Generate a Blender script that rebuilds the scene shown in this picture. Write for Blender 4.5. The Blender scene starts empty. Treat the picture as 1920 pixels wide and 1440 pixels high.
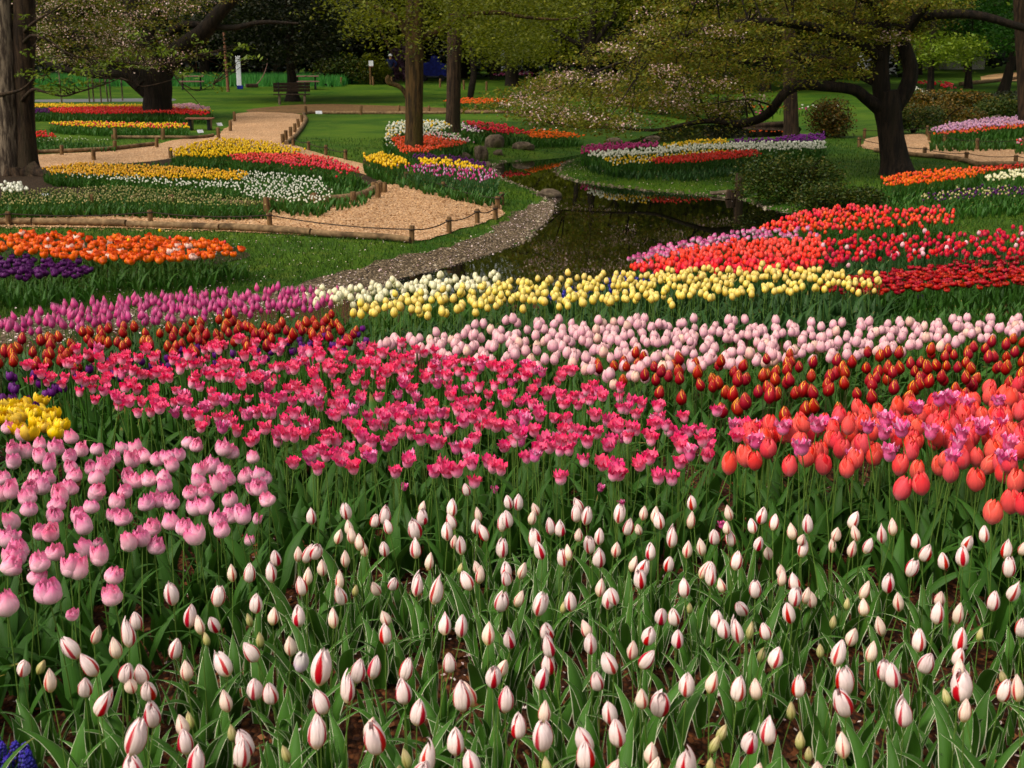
import bpy, bmesh, math, random
import numpy as np
from math import sin, cos, pi, radians, sqrt, atan2
from mathutils import Vector, Matrix, Euler
from mathutils.geometry import delaunay_2d_cdt

rng = random.Random(11)
NR = np.random.default_rng(11)
scene = bpy.context.scene
COL = scene.collection

# ------------------------------------------------------------------ camera, sky, sun, exposure
F = 2400.0                       # focal length in photo pixels (photo 1920 x 1440)
TH = math.atan(620.0 / F)        # tilt: the horizon stands at photo row 100
CAMZ = 2.4                       # eye above the pond's water
cam_d = bpy.data.cameras.new("camera")
cam = bpy.data.objects.new("camera", cam_d)
COL.objects.link(cam)
cam_d.sensor_width = 36.0
cam_d.lens = 36.0 * F / 1920.0
cam_d.clip_start = 0.05
cam_d.clip_end = 2000.0
cam.location = (0, 0, CAMZ)
cam.rotation_euler = (pi / 2 - TH, 0, 0)
cam_d.dof.use_dof = True
cam_d.dof.focus_distance = 5.0
cam_d.dof.aperture_fstop = 14.0
scene.camera = cam

SUN_EL, SUN_AZ = radians(52), radians(-125)     # azimuth from +Y towards +X of where the light comes from
world = bpy.data.worlds.new("World")
scene.world = world
world.use_nodes = True
wn = world.node_tree
bg = wn.nodes["Background"]
sky = wn.nodes.new("ShaderNodeTexSky")
sky.sky_type = 'NISHITA'
sky.sun_disc = False
sky.sun_elevation = SUN_EL
sky.sun_rotation = SUN_AZ
sky.air_density = 1.0
sky.dust_density = 4.0
hz = wn.nodes.new("ShaderNodeHueSaturation")          # thin high cloud: a paler, warmer sky
hz.inputs['Saturation'].default_value = 0.4
wm = wn.nodes.new("ShaderNodeMix"); wm.data_type = 'RGBA'; wm.blend_type = 'MULTIPLY'; wm.inputs[0].default_value = 1.0
wm.inputs[7].default_value = (1.08, 1.0, 0.86, 1)
wn.links.new(sky.outputs[0], hz.inputs['Color']); wn.links.new(hz.outputs[0], wm.inputs[6])
wn.links.new(wm.outputs[2], bg.inputs[0])
bg.inputs[1].default_value = 0.145
sd = bpy.data.lights.new("sun", 'SUN')
sd.energy = 1.75
sd.angle = radians(34)
sd.color = (1.0, 0.95, 0.87)
sun = bpy.data.objects.new("sun", sd)
COL.objects.link(sun)
sv = Vector((sin(SUN_AZ) * cos(SUN_EL), cos(SUN_AZ) * cos(SUN_EL), sin(SUN_EL)))
sun.rotation_euler = sv.to_track_quat('Z', 'Y').to_euler()
scene.view_settings.view_transform = 'Standard'
scene.view_settings.look = 'None'
scene.view_settings.gamma = 1.0
scene.view_settings.exposure = 0.38
cy = scene.cycles
cy.max_bounces = 6
cy.diffuse_bounces = 3
cy.glossy_bounces = 3
cy.transmission_bounces = 3
cy.transparent_max_bounces = 6
cy.caustics_reflective = cy.caustics_refractive = False
cy.sample_clamp_indirect = 4.0

# ------------------------------------------------------------------ photo pixel -> point of the place
def ray(px, py):
    px, py = np.asarray(px, float), np.asarray(py, float)
    X, Y = (px - 960) / F, -(py - 720) / F
    return np.stack([X, cos(TH) + Y * sin(TH), -sin(TH) + Y * cos(TH)], -1)

def on_plane(px, py, z=0.0):
    d = ray(px, py)
    t = (z - CAMZ) / d[..., 2]
    return d[..., :2] * t[..., None]

def at(px, py, y):
    d = ray(px, py)
    t = y / d[..., 1]
    p = d * np.asarray(t)[..., None]
    p[..., 2] += CAMZ
    return p

def ppm(y):                      # photo pixels per metre at a distance y
    return F / y

def chaikin(p, n=2, closed=True):
    p = np.asarray(p, float)
    for _ in range(n):
        q = np.roll(p, -1, 0) if closed else p[1:]
        a = p if closed else p[:-1]
        r = np.empty((len(a) * 2, p.shape[1]))
        r[0::2] = a * .75 + q * .25
        r[1::2] = a * .25 + q * .75
        p = r if closed else np.vstack([p[:1], r, p[-1:]])
    return p

POND_PX = [(690, 552), (714, 526), (818, 503), (870, 487), (923, 472), (980, 452), (1007, 425), (1028, 400), (1030, 380), (1012, 364), (985, 352),
           (955, 343), (932, 330), (922, 314), (935, 304), (985, 301), (1070, 294), (1110, 280), (1180, 264), (1270, 238),
           (1330, 228), (1460, 224), (1508, 238), (1500, 252), (1440, 262), (1300, 268), (1180, 275), (1110, 287), (1062, 304),
           (1046, 316), (1050, 329), (1085, 342), (1200, 355), (1300, 364), (1385, 371), (1425, 384), (1450, 394), (1500, 400), (1570, 408),
           (1590, 425), (1560, 445), (1480, 462), (1400, 482), (1300, 512), (1200, 545), (1050, 570), (850, 580), (730, 575)]
POND = chaikin(on_plane(*np.array(POND_PX, float).T), 1)

def inside(P, poly):
    x, y = P[:, 0], P[:, 1]
    c = np.zeros(len(P), bool)
    a, b = poly, np.roll(poly, -1, 0)
    for (x1, y1), (x2, y2) in zip(a, b):
        if y1 == y2:
            continue
        m = ((y1 > y) != (y2 > y)) & (x < (x2 - x1) * (y - y1) / (y2 - y1) + x1)
        c ^= m
    return c

def sdist(P, poly):
    d = np.full(len(P), 1e9)
    a, b = poly, np.roll(poly, -1, 0)
    for p, q in zip(a, b):
        v = q - p
        t = np.clip(((P - p) @ v) / max(v @ v, 1e-12), 0, 1)
        d = np.minimum(d, np.hypot(*(P - p - t[:, None] * v).T))
    return np.where(inside(P, poly), -d, d)

def H(x, y):
    x, y = np.broadcast_arrays(np.asarray(x, float), np.asarray(y, float))
    sh = x.shape
    x, y = x.ravel(), y.ravel()
    base = np.interp(y, [-5, 2, 10.6, 12, 13, 16.5, 21, 27, 34, 60, 80, 110, 160, 300], [1.5, 1.05, .24, .13, .11, .2,   .13, .1, .24, .30, .55, .7, 1.5, 4.])
    out = base.copy()
    m = (y > 8) & (y < 50) & (np.abs(x) < 22)
    if m.any():
        s = sdist(np.stack([x[m], y[m]], 1), POND)
        k = np.interp(y[m], [12, 17, 22], [.16, .22, .13])
        e = s * k + .005
        a = base[m]
        w = np.clip(.5 + .5 * (a - e) / .08, 0, 1)
        out[m] = np.maximum(a * (1 - w) + e * w - .08 * w * (1 - w), -.6)
    return out.reshape(sh)

def G(px, py, hs=0.0):
    """ground point seen at a pixel (or the ground under something that stands hs above it there)"""
    px, py = np.broadcast_arrays(np.asarray(px, float), np.asarray(py, float))
    z = np.full(px.shape, .3)
    for _ in range(14):
        p = on_plane(px, py, z + hs)
        y = np.where((p[..., 1] <= 0) | (p[..., 1] > 300), 300, p[..., 1])
        z = .5 * z + .5 * H(p[..., 0], y)
    p = on_plane(px, py, z + hs)
    return np.concatenate([p, H(p[..., 0], p[..., 1])[..., None]], -1)

def gp(px, py, hs=0.0):
    return Vector(G(float(px), float(py), hs))

def gpoly(pts, hs=0.0):
    a = np.array(pts, float)
    return G(a[:, 0], a[:, 1], hs)[:, :2]

# ------------------------------------------------------------------ geometry helpers
class Geo:
    def __init__(s):
        s.V, s.U, s.F, s.M, s.n = [], [], [], [], 0
    def add(s, V, Fa, U=None, m=0):
        V = np.asarray(V, float).reshape(-1, 3)
        Fa = np.asarray(Fa, int)
        s.V.append(V)
        s.U.append(np.zeros((len(V), 2)) if U is None else np.asarray(U, float))
        s.F.append(Fa + s.n)
        s.M.append(np.full(len(Fa), m, int))
        s.n += len(V)
        return s
    def join(s, g, R=None, t=None, sc=1.0, m=None):
        off = s.n
        for V, U in zip(g.V, g.U):
            W = V * sc
            if R is not None:
                W = W @ np.asarray(R, float).T
            if t is not None:
                W = W + np.asarray(t, float)
            s.V.append(W); s.U.append(U); s.n += len(V)
        for Fa, M in zip(g.F, g.M):
            s.F.append(Fa + off)
            s.M.append(M if m is None else np.full(len(M), m, int))
        return s

def mesh(name, g, mats, smooth=True):
    V = np.concatenate(g.V).astype(np.float32)
    U = np.concatenate(g.U).astype(np.float32)
    me = bpy.data.meshes.new(name)
    lv = np.concatenate([f.ravel() for f in g.F]).astype(np.int32)
    tot = np.concatenate([np.full(len(f), f.shape[1], int) for f in g.F])
    st = np.concatenate([[0], np.cumsum(tot)[:-1]]).astype(np.int32)
    me.vertices.add(len(V)); me.vertices.foreach_set("co", V.ravel())
    me.loops.add(len(lv)); me.loops.foreach_set("vertex_index", lv)
    me.polygons.add(len(tot)); me.polygons.foreach_set("loop_start", st)
    for m in (mats if isinstance(mats, (list, tuple)) else [mats]):
        me.materials.append(m)
    me.polygons.foreach_set("material_index", np.concatenate(g.M).astype(np.int32))
    me.polygons.foreach_set("use_smooth", np.full(len(tot), smooth, bool))
    uv = me.uv_layers.new(name="UVMap")
    uv.data.foreach_set("uv", U[lv].ravel())
    me.update(calc_edges=True)
    return me

def link(name, me, parent=None, loc=None, rot=None, sc=None):
    o = bpy.data.objects.new(name, me)
    COL.objects.link(o)
    if parent is not None: o.parent = parent
    if loc is not None: o.location = loc
    if rot is not None: o.rotation_euler = rot
    if sc is not None: o.scale = sc
    return o

def tag(o, label=None, cat=None, group=None, kind=None):
    if label: o["label"] = label
    if cat: o["category"] = cat
    if group: o["group"] = group
    if kind: o["kind"] = kind
    return o

def thing(name, label, cat, loc=(0, 0, 0), rz=0.0, group=None):
    o = link(name, None, None, loc, (0, 0, rz))
    o.empty_display_size = .1
    return tag(o, label, cat, group)

def quads(nu, nv):
    i = np.arange(nv - 1)[:, None] * nu + np.arange(nu - 1)[None, :]
    i = i.ravel()
    return np.stack([i, i + 1, i + nu + 1, i + nu], 1)

def tube(P, R, n=8, wob=0.0, seed=0, vs=1.0):
    P = np.asarray(P, float); R = np.asarray(R, float)
    if R.ndim == 0: R = np.full(len(P), float(R))
    T = np.gradient(P, axis=0)
    T /= np.maximum(np.linalg.norm(T, axis=1, keepdims=True), 1e-9)
    r = np.random.default_rng(seed)
    ref = np.array([0, 1., 0]) if abs(T[0][1]) < .9 else np.array([1., 0, 0])
    A = np.cross(T[0], ref); A /= np.linalg.norm(A)
    V, U, d = [], [], 0.0
    ang = np.arange(n + 1) / n * 2 * pi
    ph = r.random(4) * 6.28
    for k in range(len(P)):
        A = A - T[k] * (A @ T[k]); A /= max(np.linalg.norm(A), 1e-9)
        B = np.cross(T[k], A)
        if k: d += np.linalg.norm(P[k] - P[k - 1])
        rr = R[k] * (1 + wob * (np.sin(3 * ang + ph[0] + d * .6) * .5 + np.sin(5 * ang + ph[1]) * .35 + np.sin(2 * ang + ph[2] - d) * .4))
        V.append(P[k] + (np.cos(ang) * rr)[:, None] * A + (np.sin(ang) * rr)[:, None] * B)
        U.append(np.stack([ang / (2 * pi), np.full(n + 1, d * vs)], 1))
    return np.concatenate(V), quads(n + 1, len(P)), np.concatenate(U)

def spline(P, n=6):
    P = np.asarray(P, float)
    Q = np.vstack([2 * P[0] - P[1], P, 2 * P[-1] - P[-2]])
    out = []
    for i in range(1, len(Q) - 2):
        for t in np.arange(n) / n:
            a, b, c, d = Q[i - 1], Q[i], Q[i + 1], Q[i + 2]
            out.append(.5 * (2 * b + (c - a) * t + (2 * a - 5 * b + 4 * c - d) * t * t + (3 * b - a - 3 * c + d) * t ** 3))
    out.append(P[-1])
    return np.array(out)

def box(g, c, s, m=0, R=None, bev=0.0):
    x, y, z = np.array(s) / 2
    V = np.array([(-x, -y, -z), (x, -y, -z), (x, y, -z), (-x, y, -z), (-x, -y, z), (x, -y, z), (x, y, z), (-x, y, z)])
    if R is not None: V = V @ np.asarray(R, float).T
    g.add(V + np.array(c), [(0, 3, 2, 1), (4, 5, 6, 7), (0, 1, 5, 4), (1, 2, 6, 5), (2, 3, 7, 6), (3, 0, 4, 7)], V[:, :2], m)
    return g

def rod(g, P, R, n=8, m=0, wob=0, seed=0, cap=True):
    V, Fq, U = tube(P, R, n, wob, seed)
    g.add(V, Fq, U, m)
    if cap:
        P = np.asarray(P, float)
        for k, ring in ((0, V[:n]), (-1, V[-(n + 1):-1])):
            c = ring.mean(0)
            VV = np.vstack([ring, c])
            Fc = [(i, (i + 1) % n, n) for i in range(n)]
            g.add(VV, Fc if k else [f[::-1] for f in Fc], np.full((n + 1, 2), .5), m)
    return g

def bevel_obj(o, w=.01, seg=2):
    md = o.modifiers.new("bevel", 'BEVEL'); md.width = w; md.segments = seg; md.limit_method = 'ANGLE'
    return o

def sheet(name, poly, off, sp, mat, kind="structure", smooth=2, label=None, ej=.04):
    poly = chaikin(poly, smooth) if smooth else np.asarray(poly, float)
    b = []
    for p, q in zip(poly, np.roll(poly, -1, 0)):
        k = max(1, int(np.hypot(*(q - p)) / sp))
        b += [p + (q - p) * i / k for i in range(k)]
    b = np.array(b)
    q = np.cumsum(np.linalg.norm(np.diff(np.vstack([b[:1], b]), axis=0), axis=1))
    nrm = np.roll(b, -1, 0) - np.roll(b, 1, 0); nrm = np.column_stack([nrm[:, 1], -nrm[:, 0]]) / np.maximum(np.linalg.norm(nrm, axis=1, keepdims=True), 1e-9)
    b = b + nrm * (ej * (np.sin(q * 4.1) * .5 + np.sin(q * 9.7 + 1) * .35 + np.sin(q * 1.3 + 2) * .8) + NR.normal(0, ej * .3, len(b)))[:, None]
    x0, y0 = b.min(0); x1, y1 = b.max(0)
    gx, gy = np.meshgrid(np.arange(x0, x1, sp), np.arange(y0, y1, sp))
    P = np.stack([gx.ravel(), gy.ravel()], 1) + NR.normal(0, sp * .1, (gx.size, 2))
    P = P[inside(P, b)]
    if len(P): P = P[-sdist(P, b) > sp * .4]
    pts = np.vstack([b, P]) if len(P) else b
    n = len(b)
    v, _, f, *_ = delaunay_2d_cdt([Vector(p) for p in pts], [(i, (i + 1) % n) for i in range(n)], [], 1, 1e-5)
    A = np.array([(p.x, p.y) for p in v])
    V = np.column_stack([A, H(A[:, 0], A[:, 1]) + off])
    tri = np.array([t for t in f if len(t) == 3])
    g = Geo().add(V, tri, A)
    o = link(name, mesh(name, g, mat))
    return tag(o, label, None, None, kind)

# ------------------------------------------------------------------ materials
def lin(c):
    c = np.array(c, float) / 255
    return tuple(np.where(c <= .04045, c / 12.92, ((c + .055) / 1.055) ** 2.4)) + (1.0,)

class NT:
    def __init__(s, name):
        s.m = bpy.data.materials.new(name); s.m.use_nodes = True
        s.t = s.m.node_tree; s.t.nodes.clear()
        s.out = s.t.nodes.new("ShaderNodeOutputMaterial")
    def set(s, sock, v):
        if isinstance(v, bpy.types.NodeSocket): s.t.links.new(v, sock)
        elif isinstance(v, (int, float)) and sock.type in ('RGBA',): sock.default_value = (v, v, v, 1)
        else: sock.default_value = v
    def n(s, ty, ins={}, **kw):
        n = s.t.nodes.new("ShaderNode" + ty)
        for k, v in kw.items(): setattr(n, k, v)
        for k, v in ins.items(): s.set(n.inputs[k], v)
        return n
    def math(s, op, a, b=0.0, c=0.0, clamp=False):
        n = s.n("Math", {0: a, 1: b, 2: c}, operation=op); n.use_clamp = clamp
        return n.outputs[0]
    def mix(s, f, a, b, mode='MIX'):
        n = s.n("Mix", {}, data_type='RGBA', blend_type=mode)
        s.set(n.inputs[0], f); s.set(n.inputs[6], a); s.set(n.inputs[7], b)
        return n.outputs[2]
    def step(s, x, a, b):
        n = s.n("MapRange", {0: x, 1: a, 2: b, 3: 0.0, 4: 1.0}, interpolation_type='SMOOTHSTEP')
        return n.outputs[0]
    def rng(s, x, a, b):
        return s.n("MapRange", {0: x, 1: 0.0, 2: 1.0, 3: a, 4: b}).outputs[0]
    def uv(s):
        x = s.n("SeparateXYZ", {0: s.n("TexCoord").outputs['UV']})
        return x.outputs[0], x.outputs[1]
    def pos(s): return s.n("NewGeometry").outputs['Position']
    def objc(s): return s.n("TexCoord").outputs['Object']
    def isl(s): return s.n("NewGeometry").outputs['Random Per Island']
    def ori(s): return s.n("ObjectInfo").outputs['Random']
    def noise(s, v, sc, det=3.0, rough=.55):
        return s.n("TexNoise", {'Vector': v, 'Scale': sc, 'Detail': det, 'Roughness': rough}).outputs['Fac']
    def vscale(s, v, sc):
        return s.n("VectorMath", {0: v, 1: sc}, operation='MULTIPLY').outputs[0]
    def hsv(s, c, h=.5, sa=1.0, v=1.0):
        return s.n("HueSaturation", {'Color': c, 'Hue': h, 'Saturation': sa, 'Value': v}).outputs[0]
    def bump(s, h, st=.3, d=.01):
        return s.n("Bump", {'Height': h, 'Strength': st, 'Distance': d}).outputs[0]
    def fin(s, col, rough=.6, spec=.3, transl=0.0, normal=None, tcol=None, sheen=0):
        p = s.n("BsdfPrincipled", {'Base Color': col, 'Roughness': rough, 'Specular IOR Level': spec})
        if normal is not None: s.set(p.inputs['Normal'], normal)
        sh = p.outputs[0]
        if transl:
            tr = s.n("BsdfTranslucent", {'Color': col if tcol is None else tcol})
            if normal is not None: s.set(tr.inputs['Normal'], normal)
            sh = s.n("MixShader", {0: transl, 1: sh, 2: tr.outputs[0]}).outputs[0]
        s.t.links.new(sh, s.out.inputs[0])
        return s.m

def petal_mat(name, base, mid, tip, edge=None, edge_w=.2, stripe=None, stripe_w=.22, transl=.22, var=.12, mid_at=.35, mid_to=.8, rough=.5):
    s = NT(name)
    u, v = s.uv()
    d = s.math('ABSOLUTE', s.math('SUBTRACT', s.math('MULTIPLY', u, 2.0), 1.0))
    st = s.n("TexNoise", {'Vector': s.n("CombineXYZ", {0: s.math('MULTIPLY', u, 16.0), 1: s.math('MULTIPLY', v, 1.6), 2: s.math('MULTIPLY', s.isl(), 40.0)}).outputs[0], 'Scale': 1.0, 'Detail': 3.0}).outputs['Fac']
    w = s.math('SUBTRACT', st, .5)
    vv = s.math('ADD', v, s.math('MULTIPLY', w, .3))
    c = s.mix(s.step(vv, 0.0, mid_at), lin(base), lin(mid))
    c = s.mix(s.step(vv, mid_at, mid_to), c, lin(tip))
    if edge is not None:
        e = s.step(s.math('ADD', s.math('ADD', d, s.math('MULTIPLY', w, .25)), s.math('MULTIPLY', s.math('SUBTRACT', v, .62), .7)), 1 - edge_w, 1 - edge_w * .35)
        c = s.mix(e, c, lin(edge))
    if stripe is not None:
        ww = s.math('MULTIPLY', s.math('ADD', stripe_w * .5, s.math('MULTIPLY', s.isl(), stripe_w * 1.05)), s.math('SUBTRACT', 1.1, s.math('MULTIPLY', v, .62)))
        e = s.math('SUBTRACT', 1.0, s.step(s.math('ADD', d, s.math('MULTIPLY', w, .5)), s.math('SUBTRACT', ww, .1), s.math('ADD', ww, .08)))
        c = s.mix(s.math('MULTIPLY', e, s.step(v, 0.02, .1)), c, lin(stripe))
    c = s.hsv(c, s.rng(s.ori(), .492, .508), s.rng(s.isl(), .93, 1.07), s.math('MULTIPLY', s.rng(s.ori(), 1 - var, 1 + var * .5), s.math('ADD', .78, s.math('MULTIPLY', st, .44))))
    return s.fin(c, rough, .25, transl, s.bump(st, .25, .002))

def leaf_mat(name, c1, c2, margin=None, mw=.1, transl=.24, rough=.5, spec=.22):
    s = NT(name)
    u, v = s.uv()
    d = s.math('ABSOLUTE', s.math('SUBTRACT', s.math('MULTIPLY', u, 2.0), 1.0))
    st = s.n("TexNoise", {'Vector': s.n("CombineXYZ", {0: s.math('MULTIPLY', u, 22.0), 1: s.math('MULTIPLY', v, 2.0), 2: s.math('MULTIPLY', s.isl(), 30.0)}).outputs[0], 'Scale': 1.0, 'Detail': 2.0}).outputs['Fac']
    c = s.mix(s.math('ADD', s.math('MULTIPLY', st, .6), s.math('MULTIPLY', s.isl(), .5)), lin(c1), lin(c2))
    c = s.hsv(c, .5, 1.0, s.rng(s.ori(), .8, 1.15))
    c = s.mix(s.math('MULTIPLY', s.step(s.math('ADD', v, s.math('MULTIPLY', st, .15)), .93, 1.03), s.step(s.isl(), .78, .86)), c, lin((150, 128, 62)))
    if margin is not None:
        c = s.mix(s.step(s.math('ADD', d, s.math('MULTIPLY', s.math('SUBTRACT', st, .5), .08)), 1 - mw, 1 - mw * .6), c, lin(margin))
    return s.fin(c, rough, spec, transl, s.bump(st, .3, .003))

def rough_mat(name, c1, c2, sc=8., c3=None, bump=.4, bd=.02, rough=.85, spec=.2, obj=True, stretch=(1, 1, 1), thr=(.3, .7)):
    s = NT(name)
    p = s.vscale(s.objc() if obj else s.pos(), stretch)
    a = s.noise(p, sc, 5.0, .65)
    c = s.mix(s.step(a, *thr), lin(c1), lin(c2))
    if c3 is not None:
        c = s.mix(s.step(s.noise(p, sc * .27, 3.0), .5, .68), c, lin(c3))
    return s.fin(c, rough, spec, 0, s.bump(s.noise(p, sc * 2.2, 4.0, .7), bump, bd))

def crown_mat(name, cols, transl=.3, rough=.5):
    s = NT(name)
    u, v = s.uv()
    r = s.n("ValToRGB", {0: u})
    el = r.color_ramp.elements
    while len(el) < len(cols): el.new(.5)
    for i, c in enumerate(cols):
        el[i].position = i / max(1, len(cols) - 1); el[i].color = lin(c)
    return s.fin(s.hsv(r.outputs[0], .5, 1.0, s.rng(s.ori(), .85, 1.12)), rough, .25, transl)

def lawn_mat():
    s = NT("lawn_grass")
    p = s.pos()
    a, b, c_ = s.noise(p, .35, 3.0), s.noise(p, 3.0, 4.0), s.noise(s.vscale(p, (1, .5, 1)), 60., 3.0, .7)
    c = s.mix(s.step(a, .35, .65), lin((40, 74, 10)), lin((68, 96, 16)))
    c = s.mix(s.math('MULTIPLY', s.step(b, .5, .75), .6), c, lin((96, 108, 34)))
    c = s.hsv(c, .5, 1.0, s.rng(c_, .45, 1.5))
    return s.fin(c, .8, .1, 0, s.bump(c_, .6, .03))

def chips_mat(name, cols, sc, dark=.35, bump=.5):
    s = NT(name)
    p = s.vscale(s.pos(), (1, .55, 1))
    v = s.n("TexVoronoi", {'Vector': p, 'Scale': sc, 'Randomness': 1.0})
    x = s.n("SeparateColor", {0: v.outputs['Color']})
    r = s.n("ValToRGB", {0: x.outputs[0]})
    el = r.color_ramp.elements
    while len(el) < len(cols): el.new(.5)
    for i, c in enumerate(cols):
        el[i].position = i / (len(cols) - 1); el[i].color = lin(c)
    big = s.noise(p, 1.3, 4.0)
    c = s.hsv(r.outputs[0], .5, 1.0, s.math('MULTIPLY', s.math('MULTIPLY', s.rng(big, .6, 1.3), s.rng(s.noise(s.pos(), .45, 3.0), .78, 1.2)), s.math('SUBTRACT', 1.0, s.math('MULTIPLY', s.step(v.outputs['Distance'], .35, .8), dark))))
    return s.fin(c, .9, .15, 0, s.bump(s.math('SUBTRACT', x.outputs[1], v.outputs['Distance']), bump, .015))

M = {}
M['lawn'] = lawn_mat()
M['chips'] = chips_mat("wood_chip_path", [(146, 108, 72), (186, 144, 104), (208, 168, 128), (166, 124, 86), (224, 190, 154)], 42.)
M['mulch'] = chips_mat("bark_mulch", [(52, 26, 14), (84, 44, 22), (40, 22, 14), (112, 66, 36), (64, 34, 18)], 85., .5, .8)
M['soil'] = chips_mat("dark_soil", [(44, 34, 22), (62, 44, 28), (34, 28, 18), (74, 56, 38)], 60., .4)
M['gravel'] = chips_mat("shore_gravel", [(72, 58, 42), (104, 88, 66), (54, 44, 32), (134, 116, 92), (86, 70, 50), (164, 146, 120)], 48., .6, .8)
M['bare'] = chips_mat("trodden_earth", [(96, 70, 44), (118, 88, 56), (86, 64, 40), (110, 92, 50)], 20., .2)
M['sand'] = chips_mat("pale_far_path", [(186, 146, 100), (204, 164, 118)], 6., .15)
M['bark_grey'] = rough_mat("grey_bark", (50, 40, 32), (116, 102, 86), 13., (36, 28, 20), .8, .05, stretch=(1, 1, .16), thr=(.4, .62))
M['bark_dark'] = rough_mat("dark_bark", (20, 15, 11), (44, 34, 25), 14., (28, 24, 14), .9, .05, stretch=(1, 1, .16), thr=(.4, .62))
M['bark_moss'] = rough_mat("mossy_bark", (46, 36, 20), (86, 66, 36), 15., (70, 62, 22), .9, .04, stretch=(1, 1, .16), thr=(.4, .62))
M['bark_brown'] = rough_mat("brown_bark", (32, 22, 14), (66, 50, 35), 15., (46, 38, 24), .8, .04, stretch=(1, 1, .16), thr=(.4, .62))
M['post'] = rough_mat("weathered_post", (70, 50, 30), (120, 92, 58), 30., None, .4, .01, stretch=(1, 1, .2))
M['log'] = rough_mat("weathered_log", (88, 68, 46), (140, 114, 82), 12., (70, 54, 36), .4, .01)
M['rope'] = rough_mat("dark_rope", (34, 28, 24), (60, 50, 42), 60.)
M['stone'] = rough_mat("mossy_stone", (58, 48, 38), (112, 98, 82), 6., (62, 60, 30), .6, .04)
M['wood_dark'] = rough_mat("dark_bench_wood", (30, 22, 16), (56, 42, 30), 14.)
M['wood_red'] = rough_mat("reddish_bench_wood", (92, 58, 44), (130, 88, 68), 14.)
M['table_pink'] = rough_mat("faded_pink_table", (112, 80, 74), (140, 106, 98), 10.)
M['white'] = rough_mat("white_paint", (196, 200, 208), (222, 224, 230), 9., None, .1)
M['blue_tarp'] = rough_mat("blue_tarpaulin", (10, 20, 92), (22, 38, 140), 5., None, .6, .05, .5)
M['grey_metal'] = rough_mat("grey_metal", (80, 82, 86), (120, 122, 126), 20., None, .1, .01, .5)
M['dark'] = rough_mat("dark_plastic", (16, 16, 20), (30, 30, 36), 20., None, .1, .01, .4)
M['roof'] = rough_mat("grey_roof", (70, 72, 78), (104, 106, 112), 4.)
M['wall'] = rough_mat("pale_wall", (176, 170, 160), (210, 206, 196), 4.)
M['net'] = rough_mat("green_net", (20, 60, 50), (34, 88, 74), 12.)
M['stem'] = leaf_mat("tulip_stem", (76, 108, 40), (104, 134, 56), transl=.1)
M['stem_dark'] = leaf_mat("dark_tulip_stem", (52, 60, 30), (76, 80, 42), transl=.1)
M['leaf_margin'] = leaf_mat("white_edged_leaf", (38, 84, 22), (78, 124, 40), (222, 226, 192), .1)
M['leaf'] = leaf_mat("tulip_leaf", (32, 74, 18), (66, 110, 34))
M['leaf_grey'] = leaf_mat("bluish_tulip_leaf", (30, 66, 28), (62, 100, 46))
M['leaf_fresh'] = leaf_mat("fresh_tulip_leaf", (22, 60, 16), (50, 94, 32))
s_ = NT("pond_water")
pz = s_.pos()
wv = s_.math('ADD', s_.noise(s_.vscale(pz, (1, .35, 1)), 3.0, 3.0), s_.math('MULTIPLY', s_.noise(pz, 14., 2.0), .25))
p_ = s_.n("BsdfPrincipled", {'Base Color': lin((9, 9, 4)), 'Roughness': .008, 'IOR': 1.5, 'Specular IOR Level': .5, 'Normal': s_.bump(wv, .06, .006)})
s_.t.links.new(p_.outputs[0], s_.out.inputs[0]); M['water'] = s_.m

GBLADE = crown_mat("grass_blade", [(24, 52, 7), (42, 76, 10), (66, 94, 18), (100, 108, 36)], .25, .6)
# ------------------------------------------------------------------ ground, pond, paths
def terrain():
    def axis(lo, hi, fine, step, grow):
        a = list(np.arange(fine[0], fine[1] + 1e-6, step))
        d, v = step, a[-1]
        while v < hi: d *= grow; v += d; a.append(min(v, hi))
        d, v, b = step, a[0], []
        while v > lo: d *= grow; v -= d; b.append(max(v, lo))
        return np.array(b[::-1] + a)
    xs, ys = axis(-160, 160, (-14, 14), .2, 1.12), axis(-8, 330, (1, 36), .2, 1.08)
    X, Y = np.meshgrid(xs, ys)
    V = np.stack([X.ravel(), Y.ravel(), H(X, Y).ravel()], 1)
    g = Geo().add(V, quads(len(xs), len(ys)), V[:, :2])
    tag(link("lawn", mesh("lawn", g, M['lawn'])), None, None, None, "structure")
terrain()
wp = np.array([(-9, 11), (14, 11), (14, 48), (-9, 48)], float)
wg = Geo().add(np.column_stack([wp, np.zeros(4)]), [(0, 1, 2, 3)], wp)
tag(link("water", mesh("water", wg, M['water'])), None, None, None, "structure")

PATH = gpoly([(-160, 425), (0, 427), (250, 429), (500, 437), (650, 447), (780, 457), (850, 441), (905, 420), (944, 404), (940, 380), (880, 368), (830, 352), (760, 328), (720, 316),
              (684, 309), (648, 300), (611, 291), (579, 282), (552, 274), (540, 268), (560, 251), (573, 230), (575, 213), (440, 209), (434, 232), (418, 246), (396, 259),
              (330, 262), (288, 274), (200, 284), (78, 291), (-160, 300)])
PATH2 = gpoly([(1611, 276), (1620, 259), (1696, 253), (1738, 251), (1742, 265), (1785, 273), (1824, 280), (1883, 280), (2050, 284), (2050, 316), (1920, 311), (1837, 309), (1811, 305), (1730, 293), (1644, 283)])
PATH3 = gpoly([(1000, 171), (1012, 155), (1030, 151), (1058, 153), (1052, 172)])
PATH4 = gpoly([(1834, 155), (1842, 139), (1990, 132), (1990, 148), (1900, 153)])
ISLE = gpoly([(-160, 395), (0, 394), (150, 386), (320, 389), (430, 393), (500, 395), (560, 386), (660, 380), (700, 366), (716, 352), (705, 336), (660, 318), (560, 288), (420, 275), (340, 297), (200, 313), (60, 316), (-160, 322)])
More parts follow.
